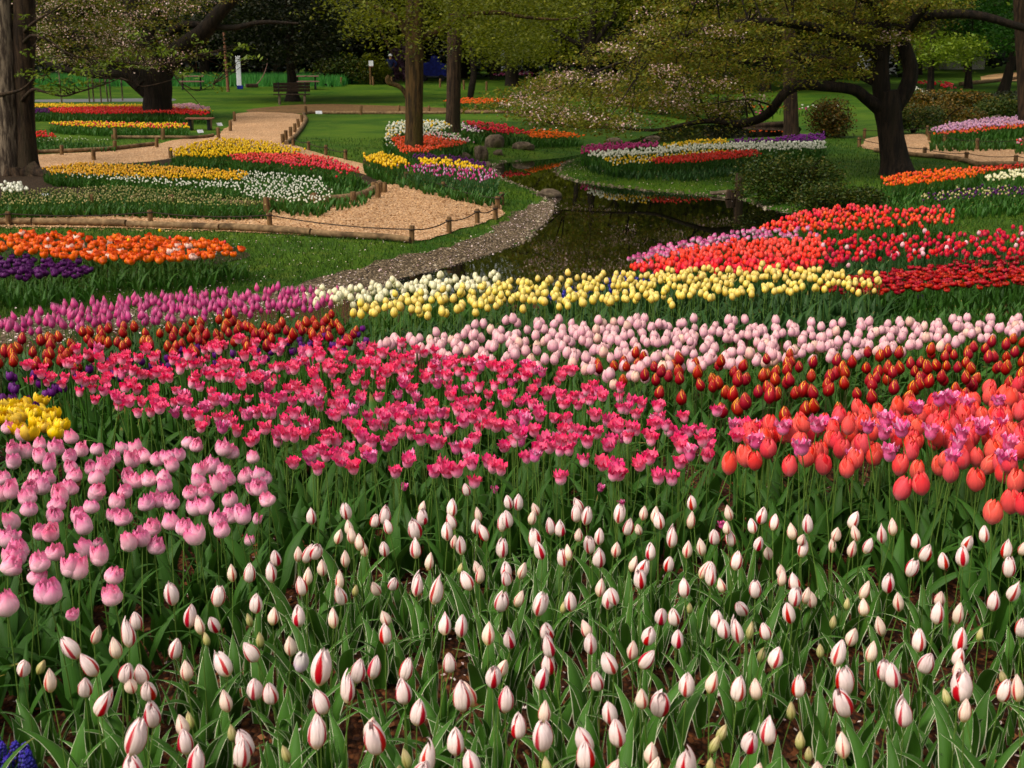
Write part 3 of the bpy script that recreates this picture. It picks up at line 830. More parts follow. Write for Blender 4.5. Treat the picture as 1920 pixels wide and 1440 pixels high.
straight_tree("broadleaf_tree", "dark leaning trunk before the far sandy path", (1880, 176), .24, [(1888, 150), (1895, 120), (1902, 92), (1912, 40), (1930, -40)], [.25, .21, .2, .18, .12], M['bark_dark'],
    ('green', [(1850, 40), (1990, 0), (1990, 80), (1910, 96), (1860, 110)], 60, 70, 1.1, .16, .18, (-3, 3)), 181, [], ('green', 90, 70, 5, 11, 3, .24))
straight_tree("broadleaf_tree", "brown straight trunk at the far edge by the lilac tulips", (1925, 250), .18, [(1922, 200), (1918, 130), (1914, 60), (1912, 0), (1910, -80)], [.2, .17, .16, .16, .12], M['bark_brown'], None, 191, [], ('green', 80, 80, 4.2, 8.5, 2.4, .14))
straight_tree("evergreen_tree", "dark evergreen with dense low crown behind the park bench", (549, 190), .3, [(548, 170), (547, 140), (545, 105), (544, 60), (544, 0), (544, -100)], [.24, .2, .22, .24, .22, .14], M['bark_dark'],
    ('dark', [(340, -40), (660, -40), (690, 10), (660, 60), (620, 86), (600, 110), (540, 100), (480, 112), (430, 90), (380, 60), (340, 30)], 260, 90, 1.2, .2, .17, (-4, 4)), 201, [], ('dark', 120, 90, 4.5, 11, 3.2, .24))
straight_tree("broadleaf_tree", "pale leaning trunk at the edge of the dark wood", (523, 150), .3, [(521, 130), (518, 112), (511, 100), (500, 60), (490, 0)], [.34, .3, .26, .22, .15], M['bark_grey'], None, 211, [([(519, 112), (526, 96), (532, 60), (540, 10)], [.26, .22, .18, .1])], ('olive', 90, 70, 4, 11, 4, .3))
straight_tree("weeping_tree", "weeping tree with hanging bright green sprays beyond the lawn", (690, 150), .25, [(692, 120), (690, 90), (684, 50), (676, 0), (670, -60)], [.26, .22, .18, .15, .08], M['bark_dark'], None, 221)
wt = [o for o in COL.objects if o.name.startswith("weeping_tree")][0]
L = []
for _ in range(170):
    a, e = rng.uniform(600, 720), rng.uniform(-50, 50)
    c = at(a, e, wt.location.y + rng.uniform(-2.5, 2.5)); n_ = rng.randint(16, 40)
    for i in range(n_):
        L.append(c + np.array([rng.gauss(0, .08), rng.gauss(0, .08), -i * .06]))
crown_obj("crown", wt, local(np.array(L), np.array(wt.location)), .17, CM['fresh'], 222, .8, .4)

# -- trees beyond the lawn: one of each kind, then copies with their parts
def far_tree(name, label, seed, key, h, w, low, n, per, size, bark):
    R = np.random.default_rng(seed)
    t = thing(name, label, "tree", (0, 0, 0), 0, "trees beyond the lawn")
    g, top = flare((0, 0, 0), low + 1.5, .32, 1.5, None, (R.normal(0, .4), 0), seed)
    tips = []
    for k in range(6):
        a = k * 2.4 + R.random()
        grow(g, tips, top - np.array([0, 0, R.uniform(0, 1.2)]), (cos(a) * .7, sin(a) * .7, .6), h * .36, .17, 2, R, 3)
    link("trunk", mesh(name + "_trunk", g, bark), t)
    tips = np.array(tips)
    u = R.normal(0, 1, (n, 3)); u /= np.linalg.norm(u, axis=1, keepdims=True)
    C = u * R.uniform(.45, 1, (n, 1)) ** .5 * np.array([w, w, (h - low) * .5]) + np.array([0, 0, low + (h - low) * .5])
    C = np.vstack([C, tips[R.permutation(len(tips))[:n // 2]]])
    link("crown", mesh(name + "_crown", Geo().add(*leaves(sprays(C, per, 1.1, .22, seed + 1), size, seed + 2, .7, .6)), CM[key], False), t)
    return t
def copy_tree(src, label, loc, rz, s):
    c = src.copy(); COL.objects.link(c)
    c.location = loc; c.rotation_euler = (0, 0, rz); c.scale = s
    c["label"] = label
    for ch in src.children:
        d = ch.copy(); COL.objects.link(d); d.parent = c
    return c
KINDS = [far_tree("broadleaf_tree", "far spring tree with open yellow green crown", 301, 'spring', 12, 4.6, 2.6, 150, 60, .26, M['bark_dark']),
         far_tree("broadleaf_tree", "far tree with mid green leafy crown", 311, 'green', 13, 4.8, 2.4, 170, 60, .27, M['bark_dark']),
         far_tree("evergreen_tree", "far dark evergreen with dense crown", 321, 'dark', 15, 4.6, 1.2, 260, 70, .3, M['bark_dark']),
         far_tree("broadleaf_tree", "far olive brown tree with dense crown", 331, 'olive', 14, 5.0, 1.8, 240, 65, .28, M['bark_brown'])]
KL = ["far spring tree with open yellow green crown beyond the lawn", "far tree with mid green leafy crown beyond the lawn", "far dark evergreen with dense crown in the wood edge", "far olive brown tree with dense crown in the wood edge"]
spots = []
for px, y, k in [(-40, 88, 3), (60, 92, 2), (150, 86, 3), (230, 98, 2), (330, 94, 2), (420, 100, 3), (500, 92, 2), (590, 98, 2), (655, 104, 2), (720, 96, 3), (800, 104, 3), (870, 96, 0), (930, 92, 0), (1000, 100, 1),
                 (1060, 92, 0), (1150, 96, 0), (1230, 90, 1), (1310, 98, 0), (1390, 92, 1), (1470, 99, 3), (1550, 94, 0), (1620, 102, 3), (1700, 108, 1), (1790, 116, 3), (1870, 122, 1), (1960, 112, 2), (2040, 100, 1),
                 (-160, 80, 2), (960, 78, 0), (1220, 72, 0), (1330, 76, 1), (1420, 70, 0), (1540, 78, 1), (620, 84, 2), (400, 84, 2), (470, 88, 2), (1900, 84, 1), (110, 112, 2), (280, 116, 3), (700, 118, 2), (1480, 118, 2), (1640, 122, 2), (1260, 116, 3), (880, 120, 2)]:
    spots.append((px, y, k))
used = set()
for px, y, k in spots:
    x = (px - 960) / F * y
    loc = (x, y, float(H(x, y)) - .05)
    s = rng.uniform(.85, 1.15); sc_ = (s, s, s * rng.uniform(.9, 1.15))
    if k not in used:
        used.add(k); o = KINDS[k]; o.location = loc; o.scale = sc_; o["label"] = KL[k]
    else:
        copy_tree(KINDS[k], KL[k], loc, rng.uniform(0, 6.28), sc_)
n = 26000
P = np.column_stack([NR.uniform(-120, 120, n), NR.uniform(128, 152, n), 18 * NR.random(n) ** 1.3 + 1.0])
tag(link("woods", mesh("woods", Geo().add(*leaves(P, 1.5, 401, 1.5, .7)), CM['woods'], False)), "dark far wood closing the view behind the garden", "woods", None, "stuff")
n = 16000
P = np.column_stack([NR.uniform(-60, 30, n), NR.uniform(98, 112, n), 3.4 * NR.random(n) ** 1.2 + .6])
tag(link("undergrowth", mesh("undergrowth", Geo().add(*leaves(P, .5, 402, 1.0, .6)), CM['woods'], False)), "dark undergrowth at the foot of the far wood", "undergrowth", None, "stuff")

# -- shrubs
def shrub(name, label, px, w, d, h, key, n, size, seed, y=None, cat="shrub", group=None):
    b = gp(*px); t = thing(name, label, cat, b, 0, group)
    R = np.random.default_rng(seed)
    nb = max(4, int(n / 700)); P = []
    L_ = [(R.uniform(-.62, .62) * w, R.uniform(-.6, .6) * d, R.uniform(.3, .62) * h, R.uniform(.3, .5)) for _ in range(nb)] + [(0, 0, h * .5, .55)]
    for (cx, cy_, cz, q) in L_:
        k = n // len(L_)
        u = R.normal(0, 1, (k, 3)); u /= np.linalg.norm(u, axis=1, keepdims=True)
        P.append(u * (R.uniform(.55, 1.06, (k, 1))) * np.array([w * q, d * q, h * q]) + np.array([cx, cy_, cz]))
    P = np.concatenate(P); P = P[P[:, 2] > .0]
    link("foliage", mesh(name + "_foliage", Geo().add(*leaves(P, size, seed + 1, 1.0, .55)), CM[key], False), t)
    g = Geo()
    for k in range(7):
        a = R.uniform(0, 6.28); e = np.array([cos(a) * w * .5, sin(a) * d * .5, h * R.uniform(.5, .85)])
        rod(g, spline([(0, 0, -.05), e * .45 + np.array([0, 0, h * .12]), e], 4), np.linspace(.03, .008, 9), 5, 0, 0, k, False)
    link("stem", mesh(name + "_stem", g, M['bark_dark']), t)
    return t
shrub("azalea_shrub", "loose bronze green shrub overhanging the pond corner beside the wooden stump", (1480, 378), .95, .5, .8, 'azalea', 9000, .05, 501)
shrub("azalea_shrub", "low trailing shrub sprawling at the pond edge behind the coral tulips", (1560, 402), .8, .45, .5, 'azalea', 6000, .05, 503)
shrub("azalea_shrub", "dense rounded green shrub between the grey trunk and the old cherry", (1548, 258), .9, .8, 1.02, 'azalea_bronze', 5200, .07, 505)
shrub("azalea_shrub", "dark broad shrub right behind the old cherry trunk", (1712, 250), .9, .7, .78, 'azalea', 4200, .07, 507)
shrub("azalea_shrub", "bronze topped rounded shrub behind the lilac tulip bed", (1762, 236), 1.4, 1.2, .8, 'azalea_bronze', 5600, .085, 509)
shrub("azalea_shrub", "wide bronze shrub farther back below the slim trunks", (1775, 203), 1.9, 1.4, .72, 'azalea_bronze', 5200, .12, 511)
shrub("azalea_shrub", "dark rounded shrub at the edge behind the lilac tulips", (1900, 226), 1.7, 1.2, .85, 'azalea', 5600, .085, 513)
shrub("azalea_shrub", "low dark shrub beneath the leaning trunk", (1875, 200), 2.4, 1.2, .6, 'dark', 4200, .12, 515)
shrub("azalea_shrub", "low creeping shrub under the brown trunk by the stream boulders", (905, 262), .7, .5, .42, 'azalea', 2600, .06, 517)
shrub("azalea_shrub", "rounded clipped shrub at the lawn edge near the notice board", (648, 158), 2.6, 1.4, 1.8, 'azalea', 5200, .16, 519)
shrub("azalea_shrub", "yellow green shrub behind the notice board", (700, 158), 1.6, 1.2, 1.9, 'yellowgreen', 2600, .16, 521)
shrub("flowering_shrub", "purple pink flowering shrub behind the standing person", (757, 153), 1.0, 1.0, 2.6, 'pinkshrub', 3600, .12, 523)
shrub("azalea_shrub", "dark shrub under the cherry crown behind the far orange tulips", (1240, 215), 2.4, 1.4, 1.3, 'azalea', 4600, .1, 525)
shrub("azalea_shrub", "broad dark shrub on the stream bank under the cherry crown", (1365, 222), 1.7, 1.0, .8, 'dark', 4200, .09, 527)
shrub("azalea_shrub", "dark shrub at the far lawn edge beneath the spring trees", (1330, 175), 3.0, 1.6, 1.7, 'azalea', 4200, .16, 529)
# ------------------------------------------------------------------ tulip pieces
def smooth_interp(t, pts):
    x, y = np.array(pts, float).T
    return np.interp(t, x, y)

def petal(g, prof, L, R, a0, W, nu, nv, lay, seed, tip=.12, sh=2.4, bulge=.12, fringe=0., opn=0., zoff=0., droop=.06, m=0, edgeout=0., ust=True, imb=.05):
    r = np.random.default_rng(seed)
    t = np.linspace(0, 1, nv); s = np.linspace(-1, 1, nu)
    T, S = np.meshgrid(t, s, indexing='ij')
    rad = smooth_interp(T, prof) * R * lay
    ws = np.where(T < .35, .55 + .45 * np.sqrt(np.clip(T / .35, 0, 1)), np.maximum(1 - (np.clip((T - .35) / .65, 0, 1)) ** sh, 0))
    ph = W * np.maximum(ws, tip)
    A = a0 + S * ph + (r.random() - .5) * .12
    rad = rad * (1 + imb * S * np.sin(T * pi)) * (1 + bulge * (1 - S * S) - bulge * .6 + edgeout * S * S) + opn * R * T ** 2.2
    z = L * T * (1 + zoff) - L * droop * S * S * T
    if fringe:
        k = np.clip((T - .6) / .4, 0, 1)
        q = r.normal(0, 1, nu) * fringe
        q2 = r.normal(0, 1, nu) * fringe
        z = z + L * q[None, :] * k
        rad = rad + R * q2[None, :] * k
    V = np.stack([rad * np.cos(A), rad * np.sin(A), z], -1).reshape(-1, 3)
    U = np.stack([(S + 1) / 2 if ust or lay == 1 else (S + 1) * .12 + .02, T], -1).reshape(-1, 2)
    g.add(V, quads(nu, nv), U, m)

def bloom(prof, L, R, seed, nper=3, layers=2, nu=7, nv=9, W=1.22, jit=.08, **kw):
    r = np.random.default_rng(seed); g = Geo()
    for k in range(layers):
        for i in range(nper):
            a0 = (i + k * .5) / nper * 2 * pi
            kk = dict(kw)
            kk['opn'] = kw.get('opn', 0.) + r.normal(0, jit) * (1 if k == 0 else .5)
            kk['zoff'] = r.normal(0, jit * .5) + (0.0 if k else 0.)
            petal(g, prof, L, R, a0, W * pi / nper * .95, nu, nv, 1 - .13 * k, seed * 31 + k * 7 + i, **kk)
    return g

P_EGG = [(0, .28), (.08, .62), (.22, .93), (.42, 1.), (.62, .9), (.8, .64), (.92, .36), (1, .1)]
P_BUD = [(0, .35), (.1, .7), (.3, 1.), (.5, .95), (.75, .62), (.92, .25), (1, .06)]
P_GLOBE = [(0, .32), (.1, .66), (.28, .94), (.52, 1.02), (.75, .95), (.9, .84), (1, .74)]
P_CUP = [(0, .3), (.12, .62), (.35, .86), (.62, .86), (.84, .98), (1, 1.22)]
P_BIG = [(0, .3), (.1, .64), (.28, .92), (.48, 1.), (.7, .92), (.88, .68), (1, .36)]
P_FLAME = [(0, .35), (.12, .78), (.32, 1.), (.55, .94), (.78, .64), (.92, .36), (1, .16)]
P_OVAL = [(0, .4), (.13, .82), (.38, 1.), (.65, .92), (.86, .66), (1, .34)]
P_LILY = [(0, .42), (.18, .9), (.4, 1.), (.64, .72), (.82, .44), (.93, .3), (1, .3)]
P_LOW = [(0, .3), (.2, .8), (.5, 1.05), (.8, 1.1), (1, .9)]

def stem_geo(bend, r0, seed, n=6, m=0):
    r = np.random.default_rng(seed)
    a = r.random() * 6.28
    t = np.linspace(0, 1, n)
    off = bend * t ** 2
    P = np.column_stack([np.cos(a) * off, np.sin(a) * off, t])
    g = Geo()
    V, Fq, U = tube(P, np.interp(t, [0, 1], [r0 * 1.15, r0 * .95]), 6)
    return g.add(V, Fq, U, m), (P[-1], a)

def leaf_geo(L, W, out, arch, fold, seed, nu=5, nv=9, m=0, twist=.4):
    """leaf rising from the plant's foot, heading +x"""
    r = np.random.default_rng(seed)
    t = np.linspace(0, 1, nv); s = np.linspace(-1, 1, nu)
    x = L * (out * t + arch * t ** 2.4); z = L * (np.sqrt(max(.05, 1 - out * out)) * t - arch * .75 * t ** 2.8)
    P = np.column_stack([x, np.sin(t * 3 + r.random() * 6) * L * .03, z])
    T = np.gradient(P, axis=0); T /= np.linalg.norm(T, axis=1, keepdims=True)
    w = W * np.where(t < .3, .55 + .45 * np.sqrt(t / .3), np.maximum(1 - ((t - .3) / .7) ** 1.9, .02))
    tw = (r.random() - .5) * 2 * twist * t + np.sin(t * 7 + r.random() * 6) * .12
    B = np.column_stack([np.zeros(nv), np.ones(nv), np.zeros(nv)])
    N = np.cross(T, B)
    B2 = B * np.cos(tw)[:, None] + N * np.sin(tw)[:, None]; N2 = np.cross(T, B2)
    f = fold * (1 - .5 * t)
    wav = np.sin(t * 9 + r.random() * 6) * .18 * t
    V = P[:, None, :] + (s[None, :] * w[:, None])[..., None] * B2[:, None, :] + ((np.abs(s)[None, :] ** 1.6) * (w * f)[:, None] + (s[None, :] ** 3) * (w * wav)[:, None])[..., None] * (-N2[:, None, :])
    S, T2 = np.meshgrid((s + 1) / 2, t)
    return Geo().add(V.reshape(-1, 3), quads(nu, nv), np.stack([S.ravel(), T2.ravel()], 1), m)

PM = {}
PM['striped'] = petal_mat("striped_petal", (228, 204, 140), (244, 224, 214), (244, 222, 222), stripe=(192, 18, 34), stripe_w=.36, var=.06, transl=.2, mid_at=.25)
PM['cream'] = petal_mat("cream_petal", (214, 194, 118), (240, 214, 192), (242, 216, 204), stripe=(196, 66, 62), stripe_w=.22, var=.06, transl=.15)
PM['bud'] = petal_mat("green_bud_petal", (112, 130, 52), (178, 176, 104), (206, 190, 140), stripe=(138, 120, 60), stripe_w=.12, var=.1, transl=.15)
PM['green_bud'] = petal_mat("pale_green_bud_petal", (88, 112, 48), (120, 134, 66), (150, 150, 86), var=.15)
PM['lilac'] = petal_mat("pale_lilac_petal", (226, 216, 190), (226, 206, 222), (232, 222, 220), transl=.2)
PM['double_pink'] = petal_mat("double_pink_petal", (250, 232, 226), (250, 192, 214), (244, 122, 174), var=.1, mid_at=.55, mid_to=1., transl=.3)
PM['fuchsia'] = petal_mat("fringed_pink_petal", (250, 228, 232), (248, 140, 186), (246, 62, 124), var=.1, mid_at=.5, mid_to=.95, transl=.32)
PM['fuchsia_cool'] = petal_mat("cool_pink_petal", (236, 180, 210), (232, 96, 166), (230, 88, 150), edge=(242, 166, 208), edge_w=.16, var=.08, mid_at=.35)
PM['coral'] = petal_mat("coral_petal", (222, 126, 126), (240, 76, 78), (242, 62, 60), edge=(248, 104, 88), edge_w=.22, var=.08, transl=.3)
PM['flame'] = petal_mat("flame_edged_petal", (112, 8, 16), (160, 12, 22), (174, 20, 22), edge=(252, 186, 66), edge_w=.2, var=.1, mid_at=.4)
PM['pale_pink'] = petal_mat("pale_pink_petal", (242, 204, 200), (244, 184, 204), (246, 200, 204), var=.07, transl=.3)
PM['pale_peach'] = petal_mat("pale_peach_petal", (240, 204, 180), (244, 194, 190), (248, 212, 194), var=.07, transl=.3)
PM['lily'] = petal_mat("magenta_pointed_petal", (208, 96, 152), (204, 70, 134), (212, 92, 150), edge=(220, 134, 178), edge_w=.2, var=.12)
PM['cream_white'] = petal_mat("cream_white_petal", (222, 216, 140), (236, 230, 184), (240, 234, 200), var=.05)
PM['yellow'] = petal_mat("soft_yellow_petal", (230, 192, 80), (242, 212, 96), (246, 224, 128), var=.07)
PM['bright_yellow'] = petal_mat("bright_yellow_petal", (224, 168, 8), (240, 192, 10), (246, 208, 20), var=.08)
PM['red_coral'] = petal_mat("bright_coral_petal", (216, 84, 86), (238, 66, 68), (240, 60, 60), var=.1)
PM['red_orange'] = petal_mat("orange_red_petal", (206, 84, 56), (228, 78, 48), (234, 88, 56), var=.12)
PM['red_pink'] = petal_mat("rose_red_petal", (216, 120, 130), (206, 34, 60), (212, 28, 46), var=.2)
PM['rose_edge'] = petal_mat("rose_edged_petal", (234, 216, 224), (234, 196, 216), (216, 106, 162), var=.1)
PM['dark_red'] = petal_mat("dark_red_petal", (110, 12, 16), (158, 14, 22), (190, 30, 30), var=.15)
PM['orange'] = petal_mat("double_orange_petal", (236, 150, 40), (240, 116, 24), (242, 104, 20), var=.1)
PM['purple'] = petal_mat("purple_petal", (66, 14, 84), (92, 20, 112), (112, 34, 130), var=.15)
PM['deep_purple'] = petal_mat("deep_purple_petal", (50, 10, 60), (74, 18, 84), (92, 28, 100), var=.15)
PM['white'] = petal_mat("white_petal", (214, 218, 170), (234, 234, 216), (238, 238, 226), var=.04)
PM['magenta'] = petal_mat("magenta_petal", (196, 56, 130), (204, 52, 128), (214, 84, 150), var=.12)
PM['amber'] = petal_mat("amber_petal", (226, 150, 24), (232, 176, 40), (238, 190, 60), var=.1)
PM['red'] = petal_mat("red_petal", (186, 20, 30), (206, 22, 34), (220, 44, 40), var=.15)
PM['rose'] = petal_mat("rose_petal", (220, 66, 80), (228, 60, 76), (232, 84, 92), var=.12)
PM['pink_far'] = petal_mat("soft_pink_petal", (226, 150, 176), (230, 160, 186), (236, 186, 200), var=.1)
PM['mauve'] = petal_mat("mauve_petal", (190, 130, 180), (206, 150, 196), (222, 176, 206), var=.12)
PM['blue'] = petal_mat("grape_hyacinth_blue", (40, 30, 130), (58, 48, 160), (84, 80, 190), var=.15)

def bset(key, n, mats, fn):
    return [(fn(i), mats) for i in range(n)]
def B_(prof, L, R, **kw):
    return lambda i: bloom(prof, L * (1 + .07 * ((i * 37 % 5) - 2) / 2), R * (1 + .06 * ((i * 53 % 5) - 2) / 2), 100 + i * 17, **kw)
NEAR = dict(nu=7, nv=9); MID = dict(nu=5, nv=6); FAR = dict(nu=3, nv=5)
def low_bloom(L, R, seed, open_=0.2, n=6, lay=1):
    """small distant flower: six pointed petals in one ring of few faces"""
    return bloom(P_OVAL, L, R, seed, nper=3, layers=1, nu=5, nv=5, W=1.25, jit=.05, tip=.25)
BG = {
 'w': [B_(P_EGG, .067, .0192, tip=.1 + .04 * (i % 3), sh=2.6, jit=.03 + .03 * (i % 4), ust=False, imb=.08, bulge=.15, **NEAR)(i) for i in range(9)],
 'n': [B_(P_BUD, .062, .0165, tip=.08, jit=.02, ust=False, **NEAR)(i) for i in range(4)],
 'b': [B_(P_BUD, .05, .0118, tip=.08, jit=.01, **NEAR)(i) for i in range(3)],
 'r': [B_(P_BIG, .066, .022, tip=.3, sh=3.2, fringe=.05, jit=.14, droop=.02, ust=False, **NEAR)(i) for i in range(5)],
 'double_pink': [bloom(P_GLOBE, .054 * (1 + .05 * (i % 3 - 1)), .0285 * (1 + .06 * (i % 2)), 300 + i, nper=3, layers=4, W=1.25, jit=.26, tip=.36, sh=2.9, bulge=.14, fringe=.05, droop=.1, **NEAR) for i in range(6)],
 'fuchsia': [bloom(P_CUP, .047, .0245 * (1 + .06 * (i % 3 - 1)), 340 + i, nper=3, layers=2, W=1.25, jit=.13, tip=.7, sh=6, fringe=.17, bulge=.14, droop=.0, nu=9, nv=8) for i in range(6)],
 'coral': [bloom(P_BIG, .077, .0285 * (1 + .05 * (i % 3 - 1)), 380 + i, nper=3, layers=2, W=1.28, jit=.1, tip=.3, sh=2.5, bulge=.1, droop=.1, **NEAR) for i in range(6)],
 'yellow_double': [bloom(P_LOW, .062, .043, 420 + i, nper=5, layers=3, W=1.25, jit=.25, tip=.4, sh=3.5, fringe=.07, bulge=.2, nu=7, nv=7) for i in range(4)],
 'flame': [bloom(P_FLAME, .064, .0225, 460 + i, W=1.2, jit=.06, tip=.14, bulge=.14, **MID) for i in range(5)],
 'oval': [bloom(P_OVAL, .06, .0235, 500 + i, W=1.22, jit=.07, tip=.28, sh=2.8, bulge=.12, **MID) for i in range(5)],
 'lily': [bloom(P_LILY, .085, .024, 540 + i, W=1.1, jit=.1, tip=.1, sh=1.6, bulge=.16, **MID) for i in range(5)],
 'orange': [bloom(P_LOW, .066, .042, 580 + i, nper=5, layers=3, W=1.3, jit=.2, tip=.5, sh=4, fringe=.06, bulge=.2, nu=5, nv=5) for i in range(4)],
 'lowred': [bloom(P_LOW, .04, .034, 620 + i, nper=4, layers=2, W=1.3, jit=.25, tip=.4, sh=3, fringe=.05, bulge=.2, nu=5, nv=4) for i in range(4)],
 'cupped': [bloom(P_GLOBE, .055, .024, 660 + i, W=1.2, jit=.12, tip=.35, sh=3, bulge=.14, **MID) for i in range(4)],
 'far': [low_bloom(.062, .025, 700 + i) for i in range(4)],
 'fardouble': [bloom(P_LOW, .05, .045, 740 + i, nper=4, layers=2, W=1.3, jit=.2, tip=.5, sh=4, bulge=.2, nu=3, nv=4) for i in range(3)],
}
LV = {
 'margin': [leaf_geo(.26 * (1 + .18 * ((i * 7) % 5 - 2) / 2), .0215 * (1 + .35 * ((i * 3) % 4 - 1.5) / 1.5), .06 + .08 * (i % 5), .05 + .13 * (i % 4), .6, 20 + i, nu=7, nv=11) for i in range(9)],
 'leaf': [leaf_geo(.27 * (1 + .18 * ((i * 7) % 5 - 2) / 2), .0215 * (1 + .3 * ((i * 3) % 4 - 1.5) / 1.5), .1 + .07 * (i % 5), .08 + .12 * (i % 4), .5, 50 + i) for i in range(8)],
 'mid': [leaf_geo(.27 * (1 + .2 * ((i * 7) % 5 - 2) / 2), .022, .1 + .08 * (i % 5), .08 + .12 * (i % 4), .5, 80 + i, nu=3, nv=6) for i in range(8)],
 'far': [leaf_geo(.24 * (1 + .2 * ((i * 7) % 5 - 2) / 2), .024, .1 + .08 * (i % 4), .08 + .1 * (i % 3), .4, 110 + i, nu=3, nv=4) for i in range(6)],
}
STG = [stem_geo(.02 + .05 * (i % 4), .0042, 30 + i) for i in range(8)]
STM = {}
BM = {}
def bloom_meshes(shape, matkey):
    k = (shape, matkey)
    if k not in BM: BM[k] = [mesh(matkey + "_bloom", g, PM[matkey]) for g in BG[shape]]
    return BM[k]
LM = {}
def leaf_meshes(shape, matkey):
    k = (shape, matkey)
    if k not in LM: LM[k] = [mesh(matkey, g, M[matkey]) for g in LV[shape]]
    return LM[k]
def stem_meshes(matkey):
    if matkey not in STM: STM[matkey] = [mesh(matkey, g, M[matkey]) for g, _ in STG]
    return STM[matkey]

PS = .7            # the tulips of this garden are low: all bloom, stem and leaf sizes below are taken at this scale
CNT = {}
def tulip(name, label, group, p, hs, shape, petalkey, leafshape, leafkey, nleaf, sc=1.0, stem='stem', tilt=.12, lsc=1.0, stemr=1.0):
    """one tulip with its bloom, stem and leaves as parts"""
    CNT[name] = CNT.get(name, 0) + 1
    sc *= PS; lsc *= PS
    bm = bloom_meshes(shape, petalkey)
    k = rng.randrange(len(STG))
    tip, a = STG[k][1]
    rz = rng.uniform(0, 6.28)
    p = (p[0] - hs * (tip[0] * cos(rz) - tip[1] * sin(rz)), p[1] - hs * (tip[0] * sin(rz) + tip[1] * cos(rz)), p[2])   # the bloom, not the foot, stands over p
    t = thing(name, label, "tulip", p, rz, group)
    link("stem", stem_meshes(stem)[k], t, None, None, (hs, hs, hs) if stemr == 1.0 else (hs * stemr, hs * stemr, hs))
    f = hs if stemr == 1.0 else hs * stemr
    e = Euler((rng.gauss(0, tilt), rng.gauss(0, tilt), rng.uniform(0, 6.28)))
    link("bloom", rng.choice(bm), t, (tip[0] * f, tip[1] * f, hs - .003), e, (sc, sc, sc * rng.uniform(.94, 1.08)))
    lm = leaf_meshes(leafshape, leafkey)
    a0 = rng.uniform(0, 6.28)
    for i in range(nleaf):
        q = lsc * rng.uniform(.8, 1.2) * (hs / .33 / PS) ** .7 * (1 - .12 * i)
        link("leaf", rng.choice(lm), t, (0, 0, -.01 + .02 * i), (0, 0, a0 + i * 2.4 + rng.uniform(-.4, .4)), (q, q, q))
    return t

def rotz(a, tx=0, ty=0):
    return np.array(Euler((tx, ty, a)).to_matrix())

def small_variants(shape, n, hs, leafshape, nleaf, seed, bsc=1.0):
    """bloom, stem and leaves in one low mesh, for tulips whose parts are too small to see"""
    r = random.Random(seed); out = []
    for i in range(n):
        g = Geo()
        sg, (tip, a) = STG[r.randrange(len(STG))]
        pts = np.array([(0, 0, 0), (tip[0] * hs * .4, tip[1] * hs * .4, hs * .55), (tip[0] * hs, tip[1] * hs, hs)])
        V, Fq, U = tube(pts, np.full(3, .0042), 4); g.add(V, Fq, U, 1)
        bl = r.choice(BG[shape])
        g.join(bl, rotz(r.uniform(0, 6.28), r.gauss(0, .14), r.gauss(0, .14)), pts[-1], bsc, 0)
        a0 = r.uniform(0, 6.28)
        for j in range(nleaf):
            g.join(r.choice(LV[leafshape]), rotz(a0 + j * 2.4 + r.uniform(-.4, .4)), (0, 0, 0), (hs / .33) ** .8 * r.uniform(.85, 1.2), 1)
        out.append(g)
    return out

def fill(poly, sp, jit=.38):
    lo, hi = poly.min(0), poly.max(0)
    ys = np.arange(lo[1], hi[1] + sp, sp * .87); P = []
    for j, y in enumerate(ys):
        xs = np.arange(lo[0], hi[0] + sp, sp) + (j % 2) * sp * .5
        P.append(np.column_stack([xs, np.full(len(xs), y)]))
    P = np.concatenate(P) + NR.normal(0, sp * jit * .6, (sum(map(len, P)), 2))
    return P[inside(P, poly)]

def bed_points(px, hs, sp, keep=1.0, jit=.38):
    poly = gpoly(px, hs + .03)
    P = fill(poly, sp, jit)
    if keep < 1: P = P[NR.random(len(P)) < keep]
    P = P[np.argsort(P[:, 1])]
    return np.column_stack([P, H(P[:, 0], P[:, 1])])

